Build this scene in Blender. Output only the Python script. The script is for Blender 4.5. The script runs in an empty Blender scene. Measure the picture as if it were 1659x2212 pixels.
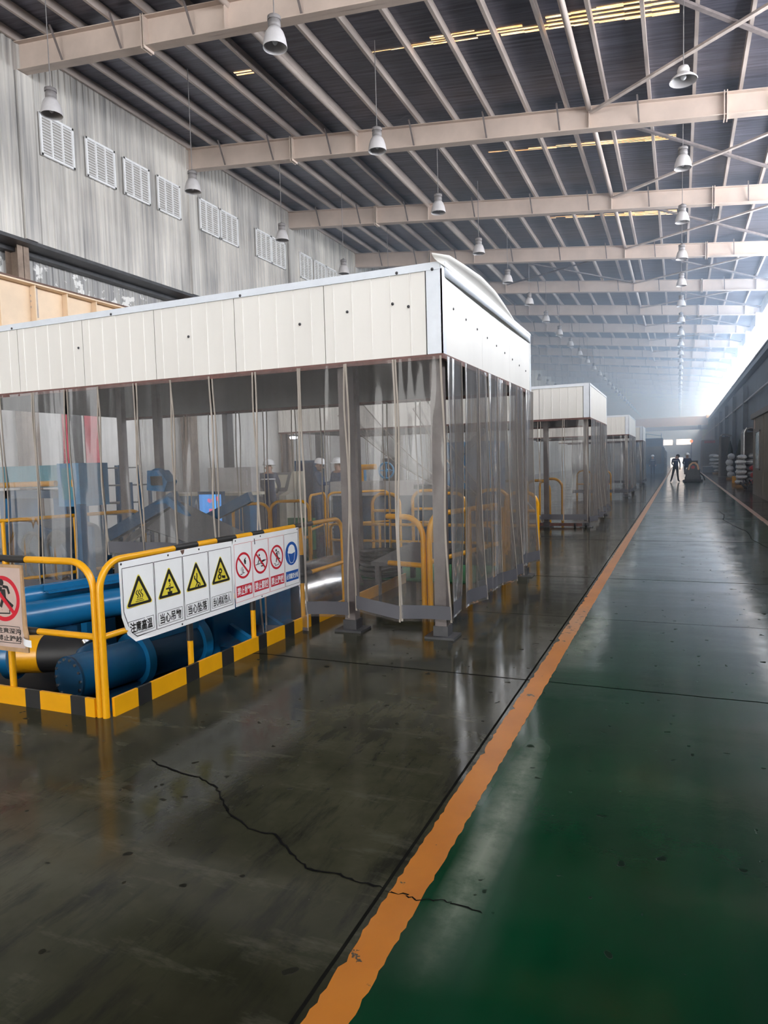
WORLD = 11.4; EXPO = 0.13; DAY = 17.0; DAY2 = 13.0; HAZE = .030
import bpy, math, random
from mathutils import Vector, Matrix
random.seed(7)
S = bpy.context.scene
COL = S.collection
PI = math.pi
def V(*a): return Vector(a)

# ------------------------------------------------------------------ mesh builder
class MB:
    def __init__(s): s.v = []; s.f = []; s.mi = []; s.sm = []
    def add(s, vs, fs, m=0, smooth=False):
        b = len(s.v)
        s.v += [Vector(p) for p in vs]
        for f in fs:
            s.f.append([i + b for i in f]); s.mi.append(m); s.sm.append(smooth)
        return s
    def box(s, x0, x1, y0, y1, z0, z1, m=0, M=None):
        vs = [V(x, y, z) for z in (z0, z1) for y in (y0, y1) for x in (x0, x1)]
        if M is not None: vs = [M @ p for p in vs]
        return s.add(vs, [(0,2,3,1),(4,5,7,6),(0,1,5,4),(2,6,7,3),(0,4,6,2),(1,3,7,5)], m)
    def bar(s, p, q, w, h, up=(0,0,1), m=0):
        p, q = Vector(p), Vector(q); d = (q - p)
        L = d.length; d.normalize(); up = Vector(up)
        x = d.cross(up)
        if x.length < 1e-4: x = d.cross(V(1,0,0))
        x.normalize(); z = x.cross(d)
        M = Matrix((( x.x, d.x, z.x, p.x),(x.y, d.y, z.y, p.y),(x.z, d.z, z.z, p.z),(0,0,0,1)))
        return s.box(-w/2, w/2, 0, L, -h/2, h/2, m, M)
    def tube(s, pts, r, n=10, cap=True, m=0, closed=False):
        pts = [Vector(p) for p in pts]; k = len(pts)
        rs = r if isinstance(r, (list, tuple)) else [r] * k
        vs = []; prev = None
        for i in range(k):
            if closed: t = pts[(i+1) % k] - pts[i-1]
            else: t = pts[min(i+1, k-1)] - pts[max(i-1, 0)]
            t.normalize()
            if prev is None:
                a = t.cross(V(0,0,1))
                if a.length < 1e-3: a = t.cross(V(1,0,0))
            else:
                a = prev - t * prev.dot(t)
                if a.length < 1e-5: a = t.cross(V(1,0,0))
            a.normalize(); b = t.cross(a); prev = a
            for j in range(n):
                c = 2*PI*j/n
                vs.append(pts[i] + (a*math.cos(c) + b*math.sin(c)) * rs[i])
        fs = []
        for i in range(k if closed else k-1):
            i2 = (i+1) % k
            for j in range(n):
                fs.append((i*n+j, i*n+(j+1)%n, i2*n+(j+1)%n, i2*n+j))
        s.add(vs, fs, m, True)
        if cap and not closed:
            s.add(vs[:n], [tuple(range(n))[::-1]], m); s.add(vs[-n:], [tuple(range(n))], m)
        return s
    def lathe(s, prof, c=(0,0,0), axis=(0,0,1), n=20, m=0, smooth=True):
        ax = Vector(axis).normalized(); a = ax.cross(V(0,1,0))
        if a.length < 1e-3: a = ax.cross(V(1,0,0))
        a.normalize(); b = ax.cross(a); c = Vector(c); vs = []; k = len(prof)
        for (r, h) in prof:
            for j in range(n):
                t = 2*PI*j/n
                vs.append(c + ax*h + (a*math.cos(t) + b*math.sin(t))*max(r, 1e-4))
        fs = [(i*n+j, i*n+(j+1)%n, (i+1)*n+(j+1)%n, (i+1)*n+j) for i in range(k-1) for j in range(n)]
        return s.add(vs, fs, m, smooth)
    def prism(s, poly, w0, w1, F, m=0):
        # polygon in (u, v), extruded along w; F maps (u, v, w) to space
        n = len(poly)
        vs = [F(u, v, w0) for u, v in poly] + [F(u, v, w1) for u, v in poly]
        fs = [tuple(range(n))[::-1], tuple(range(n, 2*n))] + [(i, (i+1)%n, n+(i+1)%n, n+i) for i in range(n)]
        return s.add(vs, fs, m)
    def grid(s, fn, nu, nv, m=0, smooth=True):
        vs = [Vector(fn(i/nu, j/nv)) for j in range(nv+1) for i in range(nu+1)]
        fs = [(j*(nu+1)+i, j*(nu+1)+i+1, (j+1)*(nu+1)+i+1, (j+1)*(nu+1)+i) for j in range(nv) for i in range(nu)]
        return s.add(vs, fs, m, smooth)
    def ball(s, c, r, n=12, k=8, m=0, sc=(1,1,1)):
        c = Vector(c)
        vs = [c + V(r*sc[0]*math.sin(PI*i/k)*math.cos(2*PI*j/n), r*sc[1]*math.sin(PI*i/k)*math.sin(2*PI*j/n), r*sc[2]*math.cos(PI*i/k)) for i in range(k+1) for j in range(n)]
        fs = [(i*n+j, (i+1)*n+j, (i+1)*n+(j+1)%n, i*n+(j+1)%n) for i in range(k) for j in range(n)]
        return s.add(vs, fs, m, True)
    def build(s, name, mat, parent=None, origin=None, bevel=0):
        if parent is not None: o0 = WORLD_LOC.get(parent.name, parent.location)
        elif origin is not None: o0 = Vector(origin)
        else:
            xs = [p.x for p in s.v]; ys = [p.y for p in s.v]; zs = [p.z for p in s.v]
            o0 = V((min(xs)+max(xs))/2, (min(ys)+max(ys))/2, min(zs))
        me = bpy.data.meshes.new(name)
        me.from_pydata([p - o0 for p in s.v], [], s.f)
        for i, p in enumerate(me.polygons):
            p.material_index = s.mi[i]; p.use_smooth = s.sm[i]
        for mm in (mat if isinstance(mat, (list, tuple)) else [mat]): me.materials.append(mm)
        me.update()
        o = bpy.data.objects.new(name, me); COL.objects.link(o)
        if parent is not None: o.parent = parent; WORLD_LOC[o.name] = o0.copy()
        else: o.location = o0; WORLD_LOC[o.name] = o0.copy()
        if bevel:
            b = o.modifiers.new('b', 'BEVEL'); b.width = bevel; b.segments = 2; b.limit_method = 'ANGLE'
        return o
WORLD_LOC = {}
def tag(o, label=None, cat=None, group=None, kind=None):
    if label: o['label'] = label
    if cat: o['category'] = cat
    if group: o['group'] = group
    if kind: o['kind'] = kind
    return o
def thing(name, loc, label, cat, group=None):
    o = bpy.data.objects.new(name, None); o.empty_display_size = .1
    o.location = loc; COL.objects.link(o); WORLD_LOC[o.name] = Vector(loc)
    return tag(o, label, cat, group)
KIDS = {}
def copy_tree(o, loc=None, label=None, parent=None):
    c = o.copy(); COL.objects.link(c)
    if parent is not None: c.parent = parent
    if loc is not None: c.location = loc
    if label: c['label'] = label
    for ch in [x for x in COL.objects if x.parent == o]: copy_tree(ch, parent=c)
    return c
ORD = 'first second third fourth fifth sixth seventh eighth ninth tenth eleventh twelfth thirteenth fourteenth fifteenth sixteenth seventeenth eighteenth nineteenth'.split()
def ordn(i):
    if i < 19: return ORD[i]
    t = ['twentieth', 'thirtieth', 'fortieth'][(i+1)//10 - 2]; u = (i+1) % 10
    return t if u == 0 else ['twenty', 'thirty', 'forty'][(i+1)//10 - 2] + '-' + ORD[u-1]

# ------------------------------------------------------------------ materials
def newmat(name):
    m = bpy.data.materials.new(name); m.use_nodes = True
    nt = m.node_tree; nt.nodes.clear()
    return m, nt, nt.nodes.new('ShaderNodeOutputMaterial')
def N(nt, t, **kw):
    n = nt.nodes.new('ShaderNode' + t)
    for k, v in kw.items():
        if k.startswith('i_'): n.inputs[k[2:].replace('_', ' ')].default_value = v
        else: setattr(n, k, v)
    return n
def noise(nt, scale=5, detail=4, rough=.55, vec=None, stretch=None):
    n = N(nt, 'TexNoise'); n.inputs['Scale'].default_value = scale; n.inputs['Detail'].default_value = detail; n.inputs['Roughness'].default_value = rough
    g = N(nt, 'NewGeometry')
    src = vec or g.outputs['Position']
    if stretch:
        mp = N(nt, 'Mapping'); mp.inputs['Scale'].default_value = stretch
        nt.links.new(src, mp.inputs['Vector']); src = mp.outputs['Vector']
    nt.links.new(src, n.inputs['Vector'])
    return n.outputs['Fac']
def ramp(nt, fac, stops):
    r = N(nt, 'ValToRGB'); e = r.color_ramp.elements
    while len(e) < len(stops): e.new(.5)
    for k, (p, c) in enumerate(stops):
        e[k].position = p; e[k].color = c if len(c) == 4 else (*c, 1)
    nt.links.new(fac, r.inputs['Fac']); return r.outputs['Color']
def mth(nt, op, a, b=None, c=None, clamp=False):
    n = N(nt, 'Math', operation=op, use_clamp=clamp)
    for k, x in enumerate((a, b, c)):
        if x is None: continue
        if isinstance(x, (int, float)): n.inputs[k].default_value = x
        else: nt.links.new(x, n.inputs[k])
    return n.outputs[0]
def mix(nt, fac, a, b):
    n = N(nt, 'Mix', data_type='RGBA')
    for k, x in ((0, fac), (6, a), (7, b)):
        if isinstance(x, (int, float)): n.inputs[k].default_value = x
        elif isinstance(x, (tuple, list)): n.inputs[k].default_value = (*x[:3], 1)
        else: nt.links.new(x, n.inputs[k])
    return n.outputs[2]
def bump(nt, h, strength=.2, dist=.02):
    b = N(nt, 'Bump'); b.inputs['Strength'].default_value = strength; b.inputs['Distance'].default_value = dist
    nt.links.new(h, b.inputs['Height']); return b.outputs['Normal']
def paint(name, col, rough=.45, metal=0, var=.25, scale=6, wear=None, bumpy=0, stretch=None, spec=.5, emit=None, est=0):
    """painted or bare surface: the colour drifts with noise; wear = (colour, amount)"""
    m, nt, out = newmat(name); p = N(nt, 'BsdfPrincipled'); nt.links.new(p.outputs[0], out.inputs[0])
    f = noise(nt, scale, 5, .6, stretch=stretch)
    lo = tuple(c*(1-var) for c in col); hi = tuple(min(1, c*(1+var)) for c in col)
    c = ramp(nt, f, [(.3, lo), (.7, hi)])
    if wear:
        w = noise(nt, scale*4, 6, .65)
        c = mix(nt, ramp(nt, w, [(1-wear[1]-.03, (0,0,0)), (1-wear[1]+.03, (1,1,1))]), c, wear[0])
    nt.links.new(c, p.inputs['Base Color'])
    p.inputs['Roughness'].default_value = rough; p.inputs['Metallic'].default_value = metal
    p.inputs['Specular IOR Level'].default_value = spec
    if bumpy: nt.links.new(bump(nt, noise(nt, scale*3, 4), bumpy, .02), p.inputs['Normal'])
    if emit: p.inputs['Emission Color'].default_value = (*emit, 1); p.inputs['Emission Strength'].default_value = est
    return m
def emitter(name, col, s):
    m, nt, out = newmat(name); e = N(nt, 'Emission'); e.inputs[0].default_value = (*col, 1); e.inputs[1].default_value = s
    nt.links.new(e.outputs[0], out.inputs[0]); return m

M = {}
M['beam'] = paint('beam_paint', (.56,.455,.39), .55, var=.12, scale=1.2)
M['purlin'] = paint('purlin_steel', (.46,.39,.35), .5, var=.3, scale=3, stretch=(1,.15,1))
M['brace'] = paint('brace_steel', (.15,.125,.12), .6)
M['white_panel'] = paint('white_panel', (.79,.765,.72), .38, var=.04, scale=1.5, stretch=(1,1,.3))
M['trim_white'] = paint('trim_white', (.72,.76,.82), .35, var=.05)
M['grey_in'] = paint('grey_sheet', (.23,.23,.235), .5, var=.15, scale=1)
M['post'] = paint('post_steel', (.17,.145,.14), .5, var=.2)
M['rust'] = paint('red_oxide', (.15,.07,.06), .6, var=.25, scale=20)
M['yellow'] = paint('yellow_paint', (.80,.37,.005), .32, var=.07, scale=4, wear=((.18,.09,.03), .27), bumpy=.03)
M['black_p'] = paint('black_paint', (.02,.02,.02), .4); M['crackm'] = paint('crack_dirt', (.006,.006,.006), .9, spec=.05)
M['black'] = paint('black_rubber', (.012,.012,.013), .55)
M['blue'] = paint('blue_enamel', (.008,.13,.30), .26, var=.15, scale=3, bumpy=.02)
M['blue_d'] = paint('dark_blue_enamel', (.012,.06,.13), .32, var=.2, scale=3)
M['teal'] = paint('teal_enamel', (.10,.33,.42), .35, var=.12)
M['lightblue'] = paint('light_blue_enamel', (.08,.30,.55), .35, var=.12)
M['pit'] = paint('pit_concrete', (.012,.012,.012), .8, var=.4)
M['dark'] = paint('dark_steel', (.05,.05,.055), .45, var=.3)
M['steel'] = paint('bright_steel', (.55,.55,.56), .22, metal=1, var=.1, scale=2, stretch=(1,.2,8))
M['chrome'] = paint('zinc', (.6,.6,.6), .3, metal=1)
M['plate'] = paint('grey_plate', (.13,.13,.135), .5, var=.2, scale=2)
M['sign_w'] = paint('sign_white', (.95,.95,.94), .4, var=.02, scale=8, wear=((.74,.73,.72), .27))
M['sign_b'] = paint('sign_black', (.018,.017,.016), .45)
M['sign_y'] = paint('sign_yellow', (.80,.66,.06), .4, var=.06)
M['sign_r'] = paint('sign_red', (.62,.012,.03), .4, var=.06)
M['sign_bl'] = paint('sign_blue', (.01,.10,.42), .4, var=.06)
M['tan'] = paint('faded_board', (.56,.42,.36), .6, var=.08, scale=5, wear=((.40,.25,.14), .3))
M['tan_edge'] = paint('board_edge', (.48,.30,.16), .7, var=.2, scale=14)
M['binding'] = paint('binding_tape', (.36,.315,.27), .5, var=.15, scale=3)
M['hem'] = paint('hem_band', (.10,.10,.115), .5, var=.08, scale=3)
M['cream'] = paint('cream_paint', (.80,.62,.44), .45, var=.06, scale=2)
M['brown'] = paint('brown_edge', (.13,.07,.05), .6)
M['office'] = paint('office_cladding', (.20,.165,.13), .6, var=.12, scale=2)
M['navy'] = paint('navy_cloth', (.018,.03,.075), .85, var=.3, scale=12)
M['denim'] = paint('denim_cloth', (.07,.11,.2), .85, var=.25, scale=12)
M['skin'] = paint('skin', (.45,.26,.18), .5, var=.08, scale=10)
M['blackcloth'] = paint('black_cloth', (.01,.01,.012), .85)
M['helmet'] = paint('helmet_white', (.85,.86,.88), .25, var=.03)
M['reflect'] = paint('reflective_tape', (.75,.78,.8), .3)
M['red'] = paint('red_paint', (.45,.03,.03), .5, var=.2)
M['white'] = paint('white_enamel', (.82,.82,.83), .35, var=.05)
M['lampgrey'] = paint('lamp_shell', (.50,.48,.485), .4, var=.08, scale=8)
M['lampdark'] = paint('lamp_neck', (.20,.185,.185), .5)
M['foil'] = paint('silver_wrap', (.85,.86,.88), .25, metal=.4, var=.25, scale=14, bumpy=.9)
M['wood'] = paint('pallet_wood', (.34,.2,.09), .7, var=.3, scale=5)
M['tarp'] = paint('dark_tarp', (.035,.045,.04), .6, var=.3, scale=8)
M['greyboard'] = paint('grey_board', (.28,.26,.25), .55, var=.12)
M['green'] = paint('green_mat', (.02,.16,.06), .6, var=.25)
M['beige'] = paint('beige_enamel', (.62,.58,.48), .45, var=.06)
M['crane'] = paint('crane_orange', (.72,.42,.22), .45, var=.06, scale=1)
M['pink'] = paint('faded_red_banner', (.55,.10,.13), .7, var=.15, scale=2)
M['glass_d'] = paint('dark_glass', (.05,.07,.09), .1, var=.1)

# --- clear PVC sheet: thin, lets light through, glossy ripples, milky film that shows more at a slant
def pvc(name, milk=.16, tint=(.89,.885,.88), GLS=.30, GRZ=.55):
    m, nt, out = newmat(name)
    tr = N(nt, 'BsdfTransparent'); tr.inputs[0].default_value = (*tint, 1)
    gl = N(nt, 'BsdfGlossy'); gl.inputs['Roughness'].default_value = .055; gl.inputs['Color'].default_value = (1,1,1,1)
    df = N(nt, 'BsdfTranslucent'); df.inputs[0].default_value = (.48,.455,.44,1)
    d2 = N(nt, 'BsdfDiffuse'); d2.inputs[0].default_value = (.46,.44,.43,1)
    h = noise(nt, 1.7, 2, .4, stretch=(1.8,1.8,.25))
    nrm = bump(nt, h, .6, .08)
    for b in (gl,): nt.links.new(nrm, b.inputs['Normal'])
    lw = N(nt, 'LayerWeight'); lw.inputs['Blend'].default_value = .25; nt.links.new(nrm, lw.inputs['Normal'])
    film = N(nt, 'MixShader'); film.inputs[0].default_value = .5
    nt.links.new(df.outputs[0], film.inputs[1]); nt.links.new(d2.outputs[0], film.inputs[2])
    lw2 = N(nt, 'LayerWeight'); lw2.inputs['Blend'].default_value = .5
    st = noise(nt, 6, 2, .6, stretch=(2.5,2.5,.15))
    milkf = mth(nt, 'ADD', mth(nt, 'MULTIPLY', st, milk*1.2), mth(nt, 'MULTIPLY', mth(nt, 'POWER', lw2.outputs['Facing'], 1.6), GRZ), clamp=True)
    a = N(nt, 'MixShader'); nt.links.new(milkf, a.inputs[0]); nt.links.new(tr.outputs[0], a.inputs[1]); nt.links.new(film.outputs[0], a.inputs[2])
    b = N(nt, 'MixShader'); nt.links.new(mth(nt, 'ADD', mth(nt, 'MULTIPLY', lw.outputs['Fresnel'], GLS), .008, clamp=True), b.inputs[0])
    nt.links.new(a.outputs[0], b.inputs[1]); nt.links.new(gl.outputs[0], b.inputs[2])
    nt.links.new(b.outputs[0], out.inputs[0])
    return m
M['pvc'] = pvc('clear_pvc', .26, GRZ=.40)
M['pvc_far'] = pvc('far_pvc', .34, (.78,.76,.75), .34, .5); M['pvc_side'] = pvc('aged_pvc', .42, (.82,.79,.77), .42, .55)

# --- floor: olive concrete, green walkway, joints, scuffs
def floor_mat():
    m, nt, out = newmat('floor_paint'); p = N(nt, 'BsdfPrincipled'); nt.links.new(p.outputs[0], out.inputs[0])
    g = N(nt, 'NewGeometry'); sx = N(nt, 'SeparateXYZ'); nt.links.new(g.outputs['Position'], sx.inputs[0])
    X, Y = sx.outputs['X'], sx.outputs['Y']
    big = noise(nt, .9, 6, .62); fine = noise(nt, 6, 6, .7); blot = noise(nt, 2.2, 3, .5, stretch=(1,.5,1))
    olive = ramp(nt, big, [(.30, (.014,.0145,.008)), (.5, (.031,.031,.018)), (.72, (.062,.060,.038))])
    streak = noise(nt, 5, 6, .7, stretch=(1.6,.35,1)); streak2 = noise(nt, 3.5, 6, .72, stretch=(.4,1.5,1))
    olive = mix(nt, ramp(nt, streak, [(.50, (0,0,0)), (.66, (.75,.75,.75))]), olive, (.012,.012,.010))
    olive = mix(nt, ramp(nt, streak2, [(.55, (0,0,0)), (.70, (.6,.6,.6))]), olive, (.085,.083,.06))
    green = ramp(nt, blot, [(.3, (.0006,.026,.010)), (.7, (.0012,.044,.017))])
    # far stretch of the walkway goes grey green: floor sheen painted into the colour
    far_sheen = mth(nt, 'MULTIPLY', mth(nt, 'SMOOTH_MIN', mth(nt, 'MULTIPLY', mth(nt, 'SUBTRACT', Y, 5.2), .25), 1, .2, clamp=True), ramp(nt, big, [(.3, (.45,)*3), (.6, (1,)*3)]), clamp=True)
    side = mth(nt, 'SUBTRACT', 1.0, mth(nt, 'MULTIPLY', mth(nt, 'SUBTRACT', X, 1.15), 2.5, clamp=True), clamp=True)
    green = mix(nt, mth(nt, 'MULTIPLY', far_sheen, side), green, (.070,.088,.080))
    # scuffed strip beside the line
    dx = mth(nt, 'ABSOLUTE', mth(nt, 'ADD', X, .735)); dy = mth(nt, 'ABSOLUTE', mth(nt, 'SUBTRACT', Y, 2.9))
    band = mth(nt, 'MULTIPLY', mth(nt, 'SUBTRACT', 1.0, mth(nt, 'MULTIPLY', dx, 9.5), clamp=True), mth(nt, 'SUBTRACT', 1.6, mth(nt, 'MULTIPLY', dy, 1.5), clamp=True), clamp=True)
    band2 = mth(nt, 'MULTIPLY', mth(nt, 'SUBTRACT', 1.0, mth(nt, 'MULTIPLY', dx, 6.5), clamp=True), mth(nt, 'SUBTRACT', 1.6, mth(nt, 'MULTIPLY', mth(nt, 'ABSOLUTE', mth(nt, 'SUBTRACT', Y, 6.6)), 1.4), clamp=True), clamp=True)
    band = mth(nt, 'MULTIPLY', mth(nt, 'MAXIMUM', band, band2), ramp(nt, noise(nt, 5, 6, .7), [(.3, (.2,)*3), (.6, (1,)*3)]), clamp=True)
    green = mix(nt, mth(nt, 'MULTIPLY', band, 1.0), green, (.19,.22,.17))
    right = ramp(nt, big, [(.3, (.05,.035,.03)), (.7, (.08,.062,.055))])
    isg = mth(nt, 'GREATER_THAN', X, -.93); isr = mth(nt, 'GREATER_THAN', X, 1.9)
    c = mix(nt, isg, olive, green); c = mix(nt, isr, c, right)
    # joints
    wob = mth(nt, 'MULTIPLY', mth(nt, 'SUBTRACT', noise(nt, 3, 4, .6), .5), .05)
    j = None
    for y0, w in ((4.95,.009),(7.1,.005),(9.56,.011),(14.1,.014),(19.2,.02),(26.,.03),(.2,.008),(36,.04)):
        t = mth(nt, 'LESS_THAN', mth(nt, 'ABSOLUTE', mth(nt, 'ADD', mth(nt, 'SUBTRACT', Y, y0), wob)), w)
        j = t if j is None else mth(nt, 'MAXIMUM', j, t)
    t = mth(nt, 'LESS_THAN', mth(nt, 'ABSOLUTE', mth(nt, 'ADD', X, mth(nt, 'ADD', 1.025, mth(nt, 'MULTIPLY', wob, .12)))), .007)
    j = mth(nt, 'MAXIMUM', j, t)
    spots = ramp(nt, noise(nt, 11, 2, .5), [(.70, (0,0,0)), (.72, (1,1,1))])
    j = mth(nt, 'MAXIMUM', j, mth(nt, 'MULTIPLY', spots, .7))
    c = mix(nt, mth(nt, 'MULTIPLY', j, .9), c, (.008,.008,.008))
    nt.links.new(c, p.inputs['Base Color'])
    r = ramp(nt, noise(nt, 1.6, 5, .65), [(.3, (.065,)*3), (.7, (.19,)*3)])
    r = mth(nt, 'ADD', mth(nt, 'ADD', mth(nt, 'MULTIPLY', band, .10), mth(nt, 'MULTIPLY', j, .6)), r)
    nt.links.new(r, p.inputs['Roughness'])
    nt.links.new(mth(nt, 'MULTIPLY', mth(nt, 'SUBTRACT', 1.0, j, clamp=True), .13), p.inputs['Specular IOR Level'])
    hh = mth(nt, 'ADD', mth(nt, 'MULTIPLY', noise(nt, 1.1, 2, .5, stretch=(.5,1.6,1)), 1.0), mth(nt, 'MULTIPLY', fine, .16))
    hh = mth(nt, 'SUBTRACT', hh, mth(nt, 'MULTIPLY', j, .25))
    nt.links.new(bump(nt, hh, .28, .016), p.inputs['Normal'])
    return m
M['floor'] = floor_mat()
def line_mat():
    m, nt, out = newmat('orange_line_paint'); p = N(nt, 'BsdfPrincipled'); nt.links.new(p.outputs[0], out.inputs[0])
    c = ramp(nt, noise(nt, 2, 4), [(.3, (.42,.135,.010)), (.7, (.56,.195,.018))])
    g = N(nt, 'NewGeometry'); sx = N(nt, 'SeparateXYZ'); nt.links.new(g.outputs['Position'], sx.inputs[0])
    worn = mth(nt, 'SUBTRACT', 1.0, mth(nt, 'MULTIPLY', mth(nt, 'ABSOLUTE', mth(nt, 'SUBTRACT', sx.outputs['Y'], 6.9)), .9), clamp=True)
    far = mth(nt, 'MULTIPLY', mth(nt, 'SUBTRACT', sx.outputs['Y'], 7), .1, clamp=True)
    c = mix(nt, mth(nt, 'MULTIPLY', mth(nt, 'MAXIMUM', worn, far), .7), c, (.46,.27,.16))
    chip = mth(nt, 'ADD', noise(nt, 9, 5, .6), mth(nt, 'MULTIPLY', worn, .1))
    c = mix(nt, ramp(nt, chip, [(.66, (0,)*3), (.68, (1,)*3)]), c, (.05,.045,.035))
    nt.links.new(c, p.inputs['Base Color']); p.inputs['Roughness'].default_value = .36
    return m
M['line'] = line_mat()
def deck_mat():
    m, nt, out = newmat('roof_deck'); p = N(nt, 'BsdfPrincipled'); nt.links.new(p.outputs[0], out.inputs[0])
    c = ramp(nt, noise(nt, 2.2, 5, .7, stretch=(.25,6,1)), [(.3, (.042,.042,.056)), (.7, (.15,.15,.195))])
    nt.links.new(c, p.inputs['Base Color']); p.inputs['Roughness'].default_value = .42; p.inputs['Metallic'].default_value = .35
    g = N(nt, 'NewGeometry'); sx = N(nt, 'SeparateXYZ'); nt.links.new(g.outputs['Position'], sx.inputs[0])
    h = mth(nt, 'SINE', mth(nt, 'MULTIPLY', sx.outputs['Y'], 2*PI/.3))
    h = mth(nt, 'ADD', mth(nt, 'POWER', mth(nt, 'ABSOLUTE', h), 6), mth(nt, 'MULTIPLY', noise(nt, 1.5, 4, .6, stretch=(.3,3,1)), .8))
    nt.links.new(bump(nt, h, .06, .05), p.inputs['Normal']); return m
M['deck'] = deck_mat()
def wallsheet_mat():
    m, nt, out = newmat('wall_sheet'); p = N(nt, 'BsdfPrincipled'); nt.links.new(p.outputs[0], out.inputs[0])
    a = noise(nt, 1.2, 5, .6, stretch=(1,1.2,.12)); b = noise(nt, 14, 3, .6, stretch=(1,1,.02)); d = noise(nt, .5, 3, .5)
    f = mth(nt, 'ADD', mth(nt, 'MULTIPLY', a, .5), mth(nt, 'ADD', mth(nt, 'MULTIPLY', b, .35), mth(nt, 'MULTIPLY', d, .25)))
    c = ramp(nt, f, [(.38, (.20,.20,.205)), (.52, (.50,.48,.455)), (.68, (.80,.765,.71))])
    nt.links.new(c, p.inputs['Base Color']); p.inputs['Roughness'].default_value = .42; p.inputs['Metallic'].default_value = .25
    return m
M['wallsheet'] = wallsheet_mat()
M['lowwall'] = paint('lower_wall_paint', (.74,.73,.71), .5, var=.1, scale=1)
M['wallright'] = paint('aisle_wall', (.15,.175,.21), .55, var=.3, scale=.6, stretch=(1,.4,1))
M['dayglass'] = emitter('daylight_glazing', (.92,.95,1.0), DAY); M['dayglass2'] = emitter('dimmed_glazing', (.72,.85,1.0), DAY2)  # far panes dimmed to calm floor reflections; unseen near panes emit more
M['farglass'] = emitter('far_glazing', (.95,.93,1.0), 8.0)
M['louvreglow'] = emitter('louvre_daylight', (1.0,.97,.92), .30)
def sky_mat():
    m, nt, out = newmat('skylight_sheet'); e = N(nt, 'Emission'); nt.links.new(e.outputs[0], out.inputs[0])
    c = ramp(nt, noise(nt, 5, 4, .7, stretch=(.5,8,1)), [(.3, (.65,.22,.05)), (.48, (1.0,.55,.22)), (.66, (1.0,.90,.62))])
    nt.links.new(c, e.inputs[0]); e.inputs[1].default_value = 2.2; return m
M['skylight'] = sky_mat()
M['lampglow'] = emitter('lit_lamp', (.85,.9,1.0), 18)
M['redglow'] = emitter('red_beacon', (1.0,.12,.05), 6)

# ------------------------------------------------------------------ camera
cam = bpy.data.cameras.new('camera'); co = bpy.data.objects.new('camera', cam); COL.objects.link(co)
F = 1492.516
cam.sensor_fit = 'HORIZONTAL'; cam.sensor_width = 36; cam.lens = F/1659*36; cam.clip_start = .05; cam.clip_end = 400
r_, d_, f_ = V(.919,.392,-.027), V(.002,-.074,-.997), V(-.393,.917,-.069)
f_.normalize(); r_ = (r_ - f_*r_.dot(f_)).normalized(); u_ = r_.cross(f_)
co.matrix_world = Matrix(((r_.x,u_.x,-f_.x,0),(r_.y,u_.y,-f_.y,0),(r_.z,u_.z,-f_.z,1.6),(0,0,0,1)))
S.camera = co
# ------------------------------------------------------------------ setting
YN, YF = -34.0, 150.0
XL, XR = -14.1, 4.0
def zt(x): return 9.905 - .115*x           # top of the roof beams
def struct(mb, name, mat, label=None, **k):
    return tag(mb.build(name, mat, **k), label, None, None, 'structure')
PX0, PX1, PY0, PY1 = -9.4, -3.50, 3.34, 8.6   # machine pit
b = MB()
def fq(x0, x1, y0, y1):
    b.add([(x0,y0,0),(x1,y0,0),(x1,y1,0),(x0,y1,0)], [(0,1,2,3)])
fq(-15.2, PX0, YN, YF); fq(PX1, 5.2, YN, YF); fq(PX0, PX1, YN, PY0); fq(PX0, PX1, PY1, YF)
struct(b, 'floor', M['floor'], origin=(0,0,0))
b = MB(); zb = -1.3
b.add([(PX0,PY0,zb),(PX1,PY0,zb),(PX1,PY1,zb),(PX0,PY1,zb)], [(0,1,2,3)])
for (p, q) in (((PX0,PY0),(PX1,PY0)),((PX1,PY0),(PX1,PY1)),((PX1,PY1),(PX0,PY1)),((PX0,PY1),(PX0,PY0))):
    b.add([(*p,0),(*q,0),(*q,zb),(*p,zb)], [(0,1,2,3)])
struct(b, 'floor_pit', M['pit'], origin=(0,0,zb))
# painted line with a ragged edge
def line(name, x0, x1, y0, y1, label):
    b = MB(); n = 1400; L = []; R = []
    for i in range(n+1):
        t = (i/n)**2; y = y0 + (y1-y0)*t
        L.append((x0 + random.uniform(0, .010) + (random.uniform(.008,.03) if random.random() < .06 else 0), y, .0015)); R.append((x1 + random.uniform(-.004, .004), y, .0015))
    b.add(L + R, [(i, n+1+i, n+2+i, i+1) for i in range(n)])
    return struct(b, name, M['line'], label, origin=(x0, y0, .0015))
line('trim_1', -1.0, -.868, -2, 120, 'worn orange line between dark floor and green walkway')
line('trim_2', 1.81, 1.94, -2, 90, 'orange line on the far side of the green walkway')
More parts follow.
